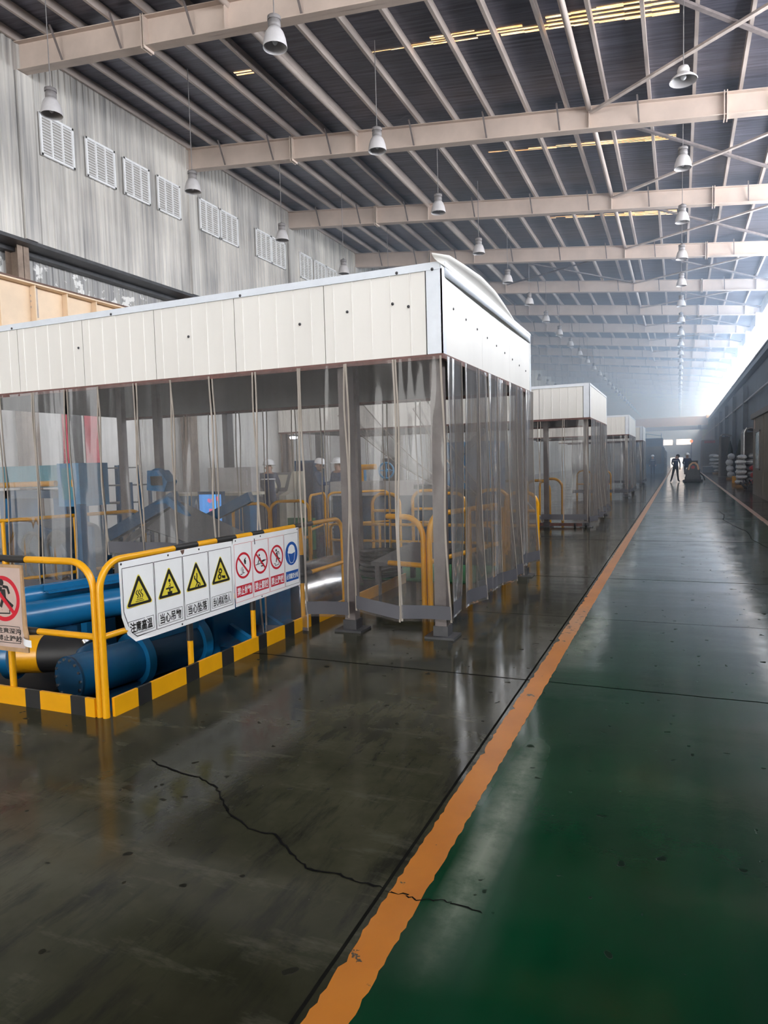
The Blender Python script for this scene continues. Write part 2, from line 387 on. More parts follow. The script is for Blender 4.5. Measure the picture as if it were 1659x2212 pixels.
# cracks
def crack(name, pts, w, label):
    b = MB(); P = []
    for i in range(len(pts)-1):
        for k in range(5):
            t = k/5; P.append(V(pts[i][0]*(1-t)+pts[i+1][0]*t + random.uniform(-.010,.010), pts[i][1]*(1-t)+pts[i+1][1]*t + random.uniform(-.008,.008), .002))
    P.append(V(*pts[-1], .002)); n = len(P); L = []; R = []
    for i, p in enumerate(P):
        d = (P[min(i+1,n-1)] - P[max(i-1,0)]).normalized(); s = V(-d.y, d.x, 0) * w * random.uniform(.35, 1) * (.3 if i in (0, n-1) else 1)
        L.append(p + s); R.append(p - s)
    b.add(L + R, [(i, n+i, n+i+1, i+1) for i in range(n-1)])
    struct(b, name, M['crackm'], label)
crack('trim_3', [(-2.68,2.9),(-2.51,2.84),(-2.29,2.82),(-2.14,2.76),(-2.03,2.65),(-1.89,2.54),(-1.75,2.48),(-1.62,2.47),(-1.47,2.37),(-1.37,2.3),(-1.25,2.31),(-1.14,2.29),(-1.03,2.29)], .007, 'jagged crack across the olive floor')
crack('trim_4', [(-1.02,2.28),(-.93,2.28),(-.88,2.27),(-.8,2.3),(-.74,2.29),(-.64,2.28)], .0045, 'short crack crossing the orange line')
crack('trim_5', [(1.05,22),(1.1,20.5),(1.0,19),(1.12,17.5),(1.3,16),(1.25,14.6),(1.42,13)], .007, 'crack along the far walkway')
# ceiling deck
b = MB(); zd = .2
b.box(0,1,0,1,0,1); b.v = []; b.f = []; b.mi = []; b.sm = []
b.add([(XL-.3,YN,zt(XL-.3)+zd),(XR+.4,YN,zt(XR+.4)+zd),(XR+.4,YF+3,zt(XR+.4)+zd),(XL-.3,YF+3,zt(XL-.3)+zd),
       (XL-.3,YN,zt(XL-.3)+zd+.06),(XR+.4,YN,zt(XR+.4)+zd+.06),(XR+.4,YF+3,zt(XR+.4)+zd+.06),(XL-.3,YF+3,zt(XL-.3)+zd+.06)],
      [(0,3,2,1),(4,5,6,7),(0,1,5,4),(2,3,7,6),(1,2,6,5),(3,0,4,7)])
struct(b, 'ceiling', M['deck'], origin=(0,0,10))
# translucent roof strips leaking daylight
def skylight(i, y, x0, x1, w, gaps=()):
    b = MB(); n = 13; r = random.Random(i)
    for k in range(n):
        xa = x0 + (x1-x0)*k/n; xb = x0 + (x1-x0)*(k+1)/n
        f = 1 - k/n
        for j in range(4):
            if r.random() > .38 + .75*f: continue
            yy = y + (j-1.5)*w*.27*(.25 + .75*f); hw = w*.085*(.15 + .85*f)*r.uniform(.5,1.15)
            b.add([(xa,yy-hw,zt(xa)+zd-.01),(xb,yy-hw,zt(xb)+zd-.01),(xb,yy+hw,zt(xb)+zd-.01),(xa,yy+hw,zt(xa)+zd-.01)], [(0,3,2,1)])
    struct(b, 'window_%d' % i, M['skylight'], 'orange glowing roof light strip, %s from the camera' % ordn(i-1))
skylight(1, 14.8, -.02, -6.4, .62); skylight(2, 20.7, -.1, -5.2, .3); skylight(3, 26.9, -.1, -4.6, .5)
b = MB()
for yy in (14.84, 14.95): b.add([(-9.55,yy,zt(-9.55)+zd-.01),(-10.05,yy,zt(-10.05)+zd-.01),(-10.05,yy+.05,zt(-10.05)+zd-.01),(-9.55,yy+.05,zt(-9.55)+zd-.01)], [(0,1,2,3)])
struct(b, 'window_4', M['skylight'], 'tiny orange slit of daylight in the dark roof')
# roof beams
BY = [12.15 + 6.03*k for k in range(0, 23)]
def dep(x): return .64 - .0091*(x + 14.15)
def beam_root(y):
    r = thing('roof_beam', (XL, y, zt(XL)-.64), 'beige tapered steel roof beam, first of the row', 'beam', 'roof beams')
    b = MB(); n = 3; xs = [XL, -8.3, -2.04, XR]
    for i in range(n):
        a, c = xs[i], xs[i+1]
        for off, w, zz in ((0, .26, 0), (0, .26, 1), (0, .014, 2)):
            if zz == 0: za, zc, h0, h1 = zt(a), zt(c), .016, 0
            if zz == 0: lo_a, hi_a, lo_c, hi_c = zt(a)-.018, zt(a), zt(c)-.018, zt(c)
            if zz == 1: lo_a, hi_a, lo_c, hi_c = zt(a)-dep(a), zt(a)-dep(a)+.018, zt(c)-dep(c), zt(c)-dep(c)+.018
            if zz == 2: lo_a, hi_a, lo_c, hi_c = zt(a)-dep(a), zt(a), zt(c)-dep(c), zt(c)
            vs = [(a,y-w/2,lo_a),(c,y-w/2,lo_c),(c,y+w/2,lo_c),(a,y+w/2,lo_a),(a,y-w/2,hi_a),(c,y-w/2,hi_c),(c,y+w/2,hi_c),(a,y+w/2,hi_a)]
            b.add(vs, [(0,3,2,1),(4,5,6,7),(0,1,5,4),(1,2,6,5),(2,3,7,6),(3,0,4,7)])
    b.build('girder', M['beam'], r)
    for x in (-8.3, -2.04, 3.2):
        b = MB(); b.box(x-.01, x+.01, y-.13, y+.13, zt(x)-dep(x)+.018, zt(x)-.018); b.build('stiffener', M['beam'], r)
    for x in (-10.35, .95):
        b = MB()
        for s in (-.03, .03): b.box(x+s-.012, x+s+.012, y-.15, y+.15, zt(x)-dep(x)-.06, zt(x)+.03)
        b.build('splice_plate', M['beam'], r)
    for x in (-12.7, -11.0, -9.1, -6.6, -4.6, -2.75, -.9, 1.9):
        b = MB(); b.bar((x-.03, y-.34, zt(x)+.05), (x, y-.05, zt(x)-dep(x)+.03), .034, .034); b.build('fly_brace', M['brace'], r)
    return r
proto = beam_root(BY[0])
beams = [proto]
for k, y in enumerate(BY[1:], 1):
    copy_tree(proto, (XL, y, zt(XL)-.64), 'beige tapered steel roof beam, %s from the camera' % ordn(k))
proto['label'] = 'beige tapered steel roof beam, first from the camera'
# purlins
PXS = [-14.0 + .955*k for k in range(19)]
def czee(x, y0, y1):
    b = MB(); z0 = zt(x); t = .008
    poly = [(0,0),(.07,0),(.07,.022),(.062,.022),(.062,t),(t,t),(t,.192),(.07,.192),(.07,.2),(0,.2)]
    n = len(poly)
    vs = [(x-u, y0, z0+v + .115*u) for u, v in poly] + [(x-u, y1, z0+v + .115*u) for u, v in poly]
    b.add(vs, [tuple(range(n))[::-1], tuple(range(n,2*n))] + [(i,(i+1)%n,n+(i+1)%n,n+i) for i in range(n)])
    return b
for k, x in enumerate(PXS):
    o = czee(x, YN, YF).build('purlin', M['purlin'])
    tag(o, 'long thin steel purlin under the dark roof, %s from the louvred wall' % ordn(k), 'purlin', 'roof purlins')
for x, w in ((-8.3, 'nearer the louvred wall'), (-2.04, 'above the booths, nearer the walkway')):
    b = MB(); b.tube([(x, 9, zt(x)-.06), (x, YF, zt(x)-.06)], .065, 12)
    tag(b.build('tie_tube', M['purlin']), 'round steel tie tube along the roof, %s' % w, 'tube', 'roof tie tubes')
# cross braces between the tie tube and the window wall, two to a bay
for k in range(0, 12):
    y0, y1 = BY[k], BY[k] + 6.03
    for s, (ya, yb) in enumerate(((y0+.1, y1-.1), (y1-.1, y0+.1))):
        b = MB(); b.bar((-2.0, ya, zt(-2)-.10-.05*s), (XR-.1, yb, zt(XR-.1)-.10-.05*s), .10 if s else .09, .05)
        tag(b.build('cross_brace', M['brace'] if s == 0 else M['purlin']), 'diagonal roof brace in the %s bay, running %s the window wall' % (ordn(k), 'away towards' if s == 0 else 'back towards'), 'brace', 'roof braces')
for s, (ya, yb) in enumerate(((30.4, 36.1), (36.1, 30.4))):
    b = MB(); b.bar((-8.2, ya, zt(-8.2)-.12-.05*s), (-2.1, yb, zt(-2.1)-.12-.05*s), .09, .05)
    tag(b.build('cross_brace', M['brace']), ('thin roof brace rising across the middle of the fourth bay', 'thin roof brace falling across the middle of the fourth bay')[s], 'brace', 'roof braces')
# hanging lamps
def lamp_root(kind, x, y, z, top):
    r = thing('pendant_lamp', (x, y, z), None, 'lamp', 'high bay lamps')
    if kind == 'bell':
        b = MB(); b.lathe([(.195,0),(.197,.02),(.18,.13),(.145,.235),(.10,.30),(.098,.30),(.14,.23),(.174,.13),(.188,.02),(.195,0)], (x,y,z), n=22); b.build('shade', M['lampgrey'], r)
        b = MB(); b.lathe([(0,.30),(.10,.30),(.104,.36),(.10,.42),(.075,.425)], (x,y,z), n=18).lathe([(.108,.42),(.112,.45),(.108,.48),(.06,.50),(.02,.53),(0,.53)], (x,y,z), n=18); b.build('ballast_housing', M['lampdark'], r)
        b = MB(); b.ball((x,y,z+.13), .05, sc=(1,1,1.7)); b.build('bulb', M['white'], r)
        zc = .53
    else:
        b = MB(); b.lathe([(.235,0),(.24,.015),(.20,.06),(.11,.13),(.10,.13),(.19,.05),(.228,.008),(.235,0)], (x,y,z), n=24); b.build('shade', M['lampgrey'], r)
        b = MB(); b.lathe([(0,.12),(.10,.12),(.105,.2),(.085,.25),(0,.25)], (x,y,z), n=18); b.build('ballast_housing', M['lampgrey'], r)
        b = MB(); b.ball((x,y,z+.07), .05, sc=(1,1,1)); b.build('bulb', M['white'], r)
        zc = .25
    b = MB(); b.tube([(x,y,z+zc),(x,y,top)], .009, 6); b.build('cable', M['lampdark'], r)
    return r
rows = (('against the louvred wall', -10.9, 10.05, 8.33, 26), ('over the booths', -6.02, 10.1, 8.35, 32), ('over the walkway', .06, 18.45, 8.42, 30))
for name, x, y0, z, n in rows:
    p = lamp_root('bell', x, y0, z, zt(x)+.05)
    for i in range(n):
        y = y0 + 4.12*i
        lab = 'grey bell shaped lamp hanging in the row %s, %s from the camera' % (name, ordn(i + (1 if 'walkway' in name else 0)))
        if i == 0: p['label'] = lab
        elif y < YF - 2: copy_tree(p, (x, y, z), lab)
l = lamp_root('dish', .05, 14.1, 8.33, zt(.05)+.05); l['label'] = 'wide open dish lamp hanging first over the walkway'
# left wall
def corrugated(x, y0, y1, z0, z1f, pitch=.19, d=.03, sgn=1):
    b = MB(); lo = []; hi = []; y = y0
    while y < y1:
        for dy, dx in ((0,0),(.11,0),(.13,d),(.17,d)):
            lo.append((x+sgn*dx, y+dy, z0)); hi.append((x+sgn*dx, y+dy, z1f))
        y += pitch
    n = len(lo); b.add(lo + hi, [(i, i+1, n+i+1, n+i) for i in range(n-1)])
    return b
struct(corrugated(XL, YN, YF, 7.08, zt(XL)+.2), 'wall_left', M['wallsheet'], origin=(XL, 0, 7.08))
b = MB(); b.box(-14.95, -14.9, YN, YF, 0, 4.9); struct(b, 'wall_left_lower', M['lowwall'])
def peel_mat():
    m, nt, out = newmat('peeling_sheet'); p = N(nt, 'BsdfPrincipled'); nt.links.new(p.outputs[0], out.inputs[0])
    g = N(nt, 'NewGeometry'); sx = N(nt, 'SeparateXYZ'); nt.links.new(g.outputs['Position'], sx.inputs[0])
    base = ramp(nt, noise(nt, 12, 3, .6, stretch=(1,1,.03)), [(.3, (.24,.24,.25)), (.7, (.5,.49,.47))])
    zz = mth(nt, 'ABSOLUTE', mth(nt, 'SUBTRACT', sx.outputs['Z'], 6.25))
    f = mth(nt, 'SUBTRACT', noise(nt, 3.2, 5, .65), mth(nt, 'MULTIPLY', zz, .28))
    c = mix(nt, ramp(nt, f, [(.44, (0,)*3), (.47, (1,)*3)]), base, (.85,.84,.82))
    nt.links.new(c, p.inputs['Base Color']); p.inputs['Roughness'].default_value = .55; return m
struct(corrugated(-14.88, YN, YF, 4.9, 7.05), 'wall_left_recess', peel_mat(), origin=(-14.9, 0, 4.9))
b = MB(); b.box(-14.9, -14.06, YN, YF, 7.0, 7.08).box(-14.86, -14.6, YN, YF, 6.90, 7.0); struct(b, 'trim_6', M['dark'], 'dark steel ledge under the corrugated wall')
for k, y in enumerate([BY[0]-6.03] + BY[:8]):
    b = MB(); x = -14.35
    b.box(x-.012, x, y-.16, y+.16, 0, 7.0).box(x-.4, x, y-.008, y+.008, 0, 7.0).box(x-.41, x-.398, y-.16, y+.16, 0, 7.0)
    o = b.build('wall_column', paint('column_primer', (.27,.20,.155), .6, var=.3, scale=3) if k == 0 else bpy.data.materials['column_primer'])
    tag(o, 'brown steel column against the louvred wall, %s from the camera' % ordn(k), 'column', 'wall columns')
# pilaster strips on the upper wall under each beam end
for k, y in enumerate(BY[:10]):
    b = MB(); b.box(XL+.005, XL+.09, y-.17, y+.17, 7.08, zt(XL)-.66)
    struct(b, 'trim_%d' % (10+k), M['wallsheet'], 'flat pilaster on the corrugated wall under a roof beam')
# louvred windows
def louvre_root(y):
    x = XL + .04
    r = thing('louvre_window', (x, y, 9.2), None, 'louvre', 'louvred wall vents')
    b = MB()
    b.box(x, x+.05, y, y+.05, 9.2, 10.2).box(x, x+.05, y+.95, y+1, 9.2, 10.2).box(x, x+.05, y, y+1, 9.2, 9.25).box(x, x+.05, y, y+1, 10.15, 10.2)
    for yy in (y+.335, y+.655): b.box(x, x+.055, yy-.012, yy+.012, 9.25, 10.15)
    b.build('frame', M['white'], r)
    b = MB()
    for i in range(13):
        z = 9.27 + i*.068
        b.add([(x+.012,y+.05,z+.045),(x+.045,y+.05,z),(x+.045,y+.95,z),(x+.012,y+.95,z+.045)], [(0,1,2,3)])
        b.add([(x+.012,y+.05,z+.051),(x+.045,y+.05,z+.006),(x+.045,y+.95,z+.006),(x+.012,y+.95,z+.051)], [(3,2,1,0)])
    b.build('slat', M['white'], r)
    b = MB(); b.box(x+.002, x+.005, y+.05, y+.95, 9.25, 10.15); b.build('pane', M['louvreglow'], r)
    return r
LY = [12.56,13.95,15.27,16.6,18.53,19.61,21.72,22.74,24.86,26.06,27.14,28.6,30.0,31.4,33.2,34.4,36.2,37.4]
p = louvre_root(LY[0]); p['label'] = 'white louvred vent high on the corrugated wall, behind the first bell lamp'
for i, y in enumerate(LY[1:], 1):
    copy_tree(p, (XL+.04, y, 9.2), 'white louvred vent high on the corrugated wall, %s from the camera' % ordn(i))
# crane runway beam
r = thing('crane_runway', (-13.0, 0, 4.5), 'cream steel crane runway beam with brown top flange along the louvred wall', 'beam')
yc = BY[0]; sup = [yc-6.03*2, yc-6.03, yc, yc+6.03, yc+12.06, yc+18.09, yc+24.1]
def rb(y):
    d = min(abs(y-s) for s in sup); return 5.0 if d < .45 else max(4.45, 5.0 - (d-.45)*.9)
ys = [-7 + i*.15 for i in range(int(47/.15))]
b = MB(); n = len(ys); b.add([(-13.0,y,rb(y)) for y in ys] + [(-13.0,y,5.69) for y in ys], [(i,i+1,n+i+1,n+i) for i in range(n-1)]); b.build('web_plate', M['cream'], r)
b = MB(); b.add([(-13.16,y,rb(y)) for y in ys] + [(-12.82,y,rb(y)) for y in ys], [(i,i+1,n+i+1,n+i) for i in range(n-1)])
b.add([(-13.16,y,rb(y)+.02) for y in ys] + [(-12.82,y,rb(y)+.02) for y in ys], [(i,i+1,n+i+1,n+i) for i in range(n-1)]); b.build('bottom_flange', M['cream'], r)
b = MB(); b.box(-13.18, -12.80, -7, 40, 5.67, 5.70); b.build('top_flange', M['cream'], r)
b = MB(); b.box(-13.05, -12.95, -7, 40, 5.70, 5.79); b.build('rail', M['brown'], r)
y = 9.4
while y < 20:
    b = MB(); b.box(-12.995, -12.84, y-.012, y+.012, rb(y), 5.67); b.build('stiffener', M['cream'], r); y += .86
b = MB(); b.box(-12.99, -12.975, 11.25, 11.29, 5.02, 5.66).box(-12.985, -12.965, 11.1, 11.16, 5.2, 5.24).box(-12.985, -12.965, 11.1, 11.16, 5.32, 5.36).box(-12.985, -12.965, 11.1, 11.16, 5.44, 5.48); b.build('splice_plate', M['purlin'], r)
for k, y in enumerate((BY[0]-6.03, BY[0], BY[1], BY[2])):
    b = MB(); b.box(-14.3, -12.8, y-.012, y+.012, 4.6, 4.97).box(-14.3, -12.8, y-.15, y+.15, 4.95, 4.98).box(-13.15, -12.85, y-.15, y+.15, 4.58, 4.6)
    b.box(-12.98, -12.96, y-.15, y+.15, .0, 4.6).box(-13.25, -12.96, y-.01, y+.01, 0, 4.6)
    tag(b.build('runway_bracket', M['dark']), 'dark steel bracket and post under the cream runway beam, %s from the camera' % ordn(k), 'bracket', 'runway brackets')
# right wall, crane ledge and clerestory
b = MB(); b.box(XR, XR+.15, YN, YF, 0, 6.35); struct(b, 'wall_right', M['wallright'])
b = MB(); b.box(XR-.35, XR+.25, YN, YF, 6.35, 6.62).box(XR-.42, XR-.36, YN, YF, 6.6, 6.68); struct(b, 'trim_7', M['dark'], 'dark crane ledge under the clerestory glazing')
b = MB(); b.box(XR, XR+.3, YN, YF, 9.0, zt(XR)+.2); struct(b, 'wall_right_head', M['beam'])
k = 0; y = BY[0] - 6.03*7
while y < YF:
    b = MB(); b.box(XR-.30, XR+.32, y-.12, y+.12, 6.68, 9.1); struct(b, 'trim_%d' % (40+k), M['beam'], 'pale post between clerestory panes')
    b = MB(); b.box(XR+.20, XR+.22, y+.15, y+5.88, 6.62, 9.0)
    struct(b, 'window_%d' % (10+k), M['dayglass' if y < 25 else 'dayglass2'], 'bright clerestory pane above the crane ledge')
    y += 6.03; k += 1
b = MB(); b.tube([(XR-.2, 33, 4.9), (XR-.2, 140, 4.9)], .06, 8); tag(b.build('wall_pipe', M['lampgrey']), 'grey pipe running along the dark aisle wall', 'pipe')
for k in range(5):
    y = 50 + k*9.5
    b = MB(); b.box(XR-.28, XR-.03, y-.15, y+.15, 0, 5.9+.1*(k%2)); tag(b.build('aisle_column', M['wallright']), 'dark column against the aisle wall, %s from the camera' % ordn(k), 'column', 'aisle columns')
# far wall
b = MB(); b.box(-15, XR+.3, YF, YF+.3, 0, 12.2); struct(b, 'wall_far', paint('far_wall', (.55,.55,.58), .7))
b = MB(); b.box(-3.0, -1.25, YF-.06, YF-.01, 3.9, 4.9); struct(b, 'window_60', M['farglass'], 'small bright window in the far end wall')
b = MB(); b.box(-.55, 2.1, YF-.06, YF-.01, 3.9, 4.95); struct(b, 'window_61', M['farglass'], 'wider bright window in the far end wall')
b = MB(); b.box(-1.6, .6, YF-.06, YF-.01, 0.02, 1.3); struct(b, 'door_1', M['farglass'], 'bright low doorway in the far end wall')
# travelling crane far down the hall
r = thing('bridge_crane', (-5, 104, 5.5), 'orange overhead travelling crane spanning the far end of the hall', 'crane')
b = MB(); b.box(-14, 3.55, 103.7, 104.3, 5.75, 6.95); b.build('main_girder', M['crane'], r)
b = MB(); b.box(-14, 3.5, 104.9, 105.3, 5.2, 5.75); b.build('lower_girder', M['lampgrey'], r)
b = MB(); b.box(3.3, 3.75, 102.5, 106.5, 6.6, 7.1); b.build('end_carriage', M['crane'], r)
b = MB(); b.box(2.3, 2.7, 103.3, 103.7, 5.3, 5.75); b.build('hoist', M['dark'], r)
# site office
r = thing('site_office', (3.3, 24, 0), 'brown clad site office beside the walkway', 'building')
b = MB(); b.box(2.75, 3.95, 12, 31.8, 0, 3.0); b.build('cladding', M['office'], r)
b = MB(); b.box(2.66, 3.95, 11.9, 31.9, 3.0, 3.2); b.build('roof_edge', M['post'], r)
b = MB(); b.box(2.715, 2.75, 29.1, 29.2, 1.0, 2.5).box(2.715, 2.75, 30.7, 30.8, 1.0, 2.5).box(2.715, 2.75, 29.1, 30.8, 1.0, 1.06).box(2.715, 2.75, 29.1, 30.8, 2.44, 2.5); w = b.build('window_frame', M['post'], r)
b = MB(); b.box(2.735, 2.745, 29.2, 30.7, 1.06, 2.44); b.build('pane', paint('office_glass', (.33,.42,.42), .15), w)
b = MB(); b.box(2.73, 2.75, 31.0, 31.25, 2.6, 3.0); b.build('notice', M['tan'], r)
for yy in (16,20,24,28): 
    b = MB(); b.box(2.735, 2.75, yy-.03, yy+.03, 0, 3.0); b.build('batten', M['office'], r)
# haze in the hall air
def haze_mat():
    m, nt, out = newmat('haze'); sc = N(nt, 'VolumeScatter'); sc.inputs['Color'].default_value = (.66,.80,1,1); sc.inputs['Anisotropy'].default_value = .15
    g = N(nt, 'NewGeometry'); sx = N(nt, 'SeparateXYZ'); nt.links.new(g.outputs['Position'], sx.inputs[0])
    a = mth(nt, 'MULTIPLY', mth(nt, 'SUBTRACT', sx.outputs['Y'], 10), 1/55, clamp=True)
    h = mth(nt, 'ADD', .4, mth(nt, 'MULTIPLY', mth(nt, 'MULTIPLY', mth(nt, 'SUBTRACT', sx.outputs['Z'], 2), .2, clamp=True), .6))
    nt.links.new(mth(nt, 'MULTIPLY', mth(nt, 'MULTIPLY', a, h), HAZE), sc.inputs['Density'])
    nt.links.new(sc.outputs[0], out.inputs['Volume']); return m
b = MB(); b.box(-16, 5.5, YN-.5, YF+2, -1.6, 17); tag(b.build('haze', haze_mat()), 'thin bluish haze filling the hall', None, None, 'stuff')
# ------------------------------------------------------------------ booths
def ribbed(b, axis, c0, c1, off, z0, z1, out, pitch, depth=.007, m=0):
    """sheet with narrow raised seams; axis 'x': runs along x at y=off, facing -y when out<0; axis 'y': runs along y at x=off"""
    pr = [(c0, 0)]; t = c0 + pitch*.5; sg = 1
    while t < c1 - .03:
        pr += [(t-.008, 0), (t-.004, 1), (t+.004, 1), (t+.008, 0)]; t += pitch
    pr.append((c1, 0)); n = len(pr)
    P = lambda u, h, z: (u, off + out*h*depth, z) if axis == 'x' else (off + out*h*depth, u, z)
    vs = [P(u, h, z0) for u, h in pr] + [P(u, h, z1) for u, h in pr]
    b.add(vs, [(i, i+1, n+i+1, n+i) for i in range(n-1)], m)
def booth(idx, label, x0, x1, y0, y1, zb=2.55, zt_=3.32, fine=False, dark=False):
    r = thing('curtain_booth', ((x0+x1)/2, (y0+y1)/2, 0), label, 'booth', 'welding curtain booths')
    wp, wt = (M['white_panel'], M['trim_white']) if not dark else (M['blue_d'], M['blue_d'])
    # front panels, a metre wide each
    x = x1 - .14; k = 0
    while x > x0 + .05:
        xa = max(x0, x - 1.0); b = MB()
        ribbed(b, 'x', xa + .004, x - .004, y0 - .03, zb, zt_ - .05, -1, .19)
        b.box(xa + .004, x - .004, y0 - .028, y0 + .02, zb, zt_ - .05)
        b.build('front_panel', wp, r); x -= 1.0; k += 1
    b = MB(); b.box(x0, x1, y0-.045, y0+.02, zt_-.055, zt_+.01); b.build('top_trim', wt, r)
    b = MB(); b.box(x1-.13, x1+.012, y0-.04, y0-.028, zb, zt_-.05).box(x1, x1+.012, y0-.04, y0+.06, zb, zt_); b.build('corner_trim', wt, r)
    # walkway side panels
    y = y0 + .02; ny = 3 if fine else 2; L = (y1 - y0 - .02)/ny
    for k in range(ny):
        b = MB(); b.box(x1-.02, x1+.008, y+.003, y+L-.003, zb-.01, zt_-.03); b.build('side_panel', wp, r); y += L
    b = MB(); b.box(x1+.003, x1+.014, y1-.05, y1+.012, zb-.01, zt_); b.build('end_trim', wt, r)
    # rear and far side panels, grey inside
    b = MB(); b.box(x0, x1-.03, y1-.03, y1, zb, zt_-.02); b.build('rear_panel', [M['grey_in']], r)
    b = MB(); b.box(x0, x0+.03, y0+.03, y1-.04, zb, zt_-.02); b.build('far_panel', M['grey_in'], r)
    b = MB(); b.box(x0, x1-.03, y0+.022, y0+.03, zb, zt_-.05).box(x1-.032, x1-.022, y0+.04, y1-.04, zb, zt_-.05); b.build('lining', M['grey_in'], r)
    b = MB(); b.box(x0, x1-.03, y0+.03, y1-.03, zt_-.05, zt_-.03); b.build('roof_sheet', M['grey_in'], r)
    # red oxide rail the strips hang from
    b = MB()
    b.box(x0, x1+.012, y0-.035, y0-.005, zb-.045, zb).box(x1-.02, x1+.012, y0, y1, zb-.045, zb).box(x0, x1, y1-.02, y1+.01, zb-.045, zb)
    b.build('curtain_rail', M['rust'], r)
    # posts with foot plates
    px = [x1-.10, x1-1.02, x0+.1]
    if idx > 2: px = [x1-.10, x1-1.0]
    for yy, xs in ((y0+.13, px), (y1-.13, [x1-.10, x1-2.62, x1-6.4, x0+.1] if fine else [x1-.10, x1-2.3])):
        for x in xs:
            b = MB(); b.box(x-.055, x+.055, yy-.055, yy+.055, 0.02, zt_-.05); b.build('post', M['post'], r)
            b = MB(); b.box(x-.14, x+.14, yy-.12, yy+.12, 0, .02).box(x-.07, x+.07, yy-.07, yy+.07, .02, .11); b.build('foot_plate', M['dark'], r)
    if fine:
        b = MB(); rr = random.Random(3)
        for (u, z) in ((-2.2,2.98),(-2.35,3.02),(-2.8,3.0),(-3.3,2.94),(-4.6,2.95),(-6.1,2.97),(-1.97,3.27),(-3.95,3.28),(-5.6,3.28),(-7.1,3.28),(-2.3,3.28)):
            b.lathe([(.014,0),(.012,.006),(0,.009)], (u, y0-.037 if z < 3.2 else y0-.046, z), (0,-1,0), 8)
        for i in range(9):
            b.lathe([(.013,0),(.011,.006),(0,.009)], (x1+.008, y0+.30+.4*i, 2.99-.025*i), (1,0,0), 8)
        b.build('screw', M['dark'], r)
        # sprung roof flashing curling up along the walkway edge
        LF = ((5.78,.07),(6.3,.10),(6.9,.125),(7.5,.11),(8.0,.07),(8.7,.0),(9.7,.0))
        def fl(u, v):
            y = y0 - .06 + (y1-y0+.07)*u; k = 0
            for (a, p), (c, q) in zip(LF, LF[1:]):
                if a <= y <= c: k = p + (q-p)*(y-a)/(c-a)
            return (x1 + .02 + k*(.45*v - .25*math.sin(PI*v)) - (.10*v if u < .03 else 0), y - (.05*v if u < .03 else 0), zt_ - .02 + (k*1.0 + .02)*v)
        b = MB(); b.grid(fl, 30, 4); f = b.build('roof_flashing', M['white_panel'], r)
        s = f.modifiers.new('s', 'SOLIDIFY'); s.thickness = .004
        def fl2(u, v):
            y = y0 + .05 + (y1-y0-.06)*u
            return (x1 + .014 + .02*math.sin(PI*u)*v, y, zt_ - .13*v + .03 - .02*u)
        b = MB(); b.grid(fl2, 20, 2); f = b.build('edge_flashing', M['trim_white'], r)
        s = f.modifiers.new('s', 'SOLIDIFY'); s.thickness = .004
    else:
        b = MB(); b.box(x1-.05, x1+.016, y0-.04, y1+.01, zt_-.035, zt_+.01); b.build('edge_trim', wt, r)
        if idx == 2:
            b = MB(); b.box(x1-2.6, x1-.2, y0+.10, y0+.16, .02, .09); b.build('sill', M['rust'], r)
            for x in (x1-.35, x1-.1):
                b = MB(); b.lathe([(0,-.02),(.05,-.02),(.05,.02),(0,.02)], (x, y0+.02, .05), (1,0,0), 14); b.build('caster', M['black'], r)
    return r
# a hanging strip of clear PVC: sheet, stitched edge tapes, grey hem
def strip(axis, a0, a1, off, zb, zt_, seed, label, group, out=-1, bulge=.03, tip=0, nz=22, hem=True, edges=True, slant=(0,0)):
    """axis 'x': spans x from a0 to a1 at y=off; 'y': spans y at x=off. out: side the strip bellies to."""
    r = random.Random(seed); w = a1 - a0; H = zt_ - zb
    ph, ph2, am = r.uniform(0, 6), r.uniform(0, 6), r.uniform(.6, 1.2)
    nar = r.uniform(.0, .022); sk = r.uniform(-.02, .02); flip = 1 if seed % 2 else -1
    def pos(u, t):           # u across, t from top (0) to bottom (1)
        c = (u - .5)
        pinch = 1 - nar*2*math.exp(-((t-.16)/.10)**2)
        a = a0 + w*(.5 + c*pinch) + sk*math.sin(3*t+ph)*t + .010*math.sin(9*t + ph2)*(1 if abs(c) > .4 else .4)
        d = bulge*am*(math.sin(2*PI*u*.6 + ph + 1.3*t)*.5*(.25+t) + .35*math.sin(5*t+ph2)*t + .10*math.sin(4*PI*u + 5*t + ph)*(.4+.3*t)) + flip*.010*(u-.5) + tip*t*t*(u - .3)
        lo = slant[0]*(1-u) + slant[1]*u
        z = zt_ - (H - lo)*t
        return a, off + out*d, z
    def P(u, t, e=0):
        a, o, z = pos(u, t); o += out*e
        return (a, o, z) if axis == 'x' else (o, a, z)
    b = MB(); b.grid(lambda u, t: P(u, t), 10, nz)
    o = b.build('curtain_strip', M['pvc_far' if off > 16 else 'pvc_side' if axis == 'y' else 'pvc']); tag(o, label, 'curtain', group)
    if edges:
        for s in (0, 1):
            tw = .017/w
            b = MB(); b.grid(lambda u, t: P(s + (1-2*s)*u*tw, t*1.0, .0035), 1, nz)
            b.grid(lambda u, t: P(s + (1-2*s)*u*tw, t*1.0, -.0035), 1, nz); b.build('edge_tape', M['binding'], o)
    if hem:
        b = MB(); hh = .125/H; h0 = .025/H
        b.grid(lambda u, t: P(.02 + .96*u, 1-h0-hh*(1-t), .004), 10, 2).grid(lambda u, t: P(.02 + .96*u, 1-h0-hh*(1-t), -.004), 10, 2); b.build('hem_band', M['hem'], o)
    return o
B1 = (-9.2, -1.9, 5.84, 9.66)
booth(1, 'long white panelled booth with clear curtains beside the railed pit', *B1, fine=True)
FX = [-1.89,-2.34,-2.83,-3.33,-3.82,-4.34,-4.85,-5.33,-5.84,-6.33,-6.83,-7.39,-7.90,-8.4]
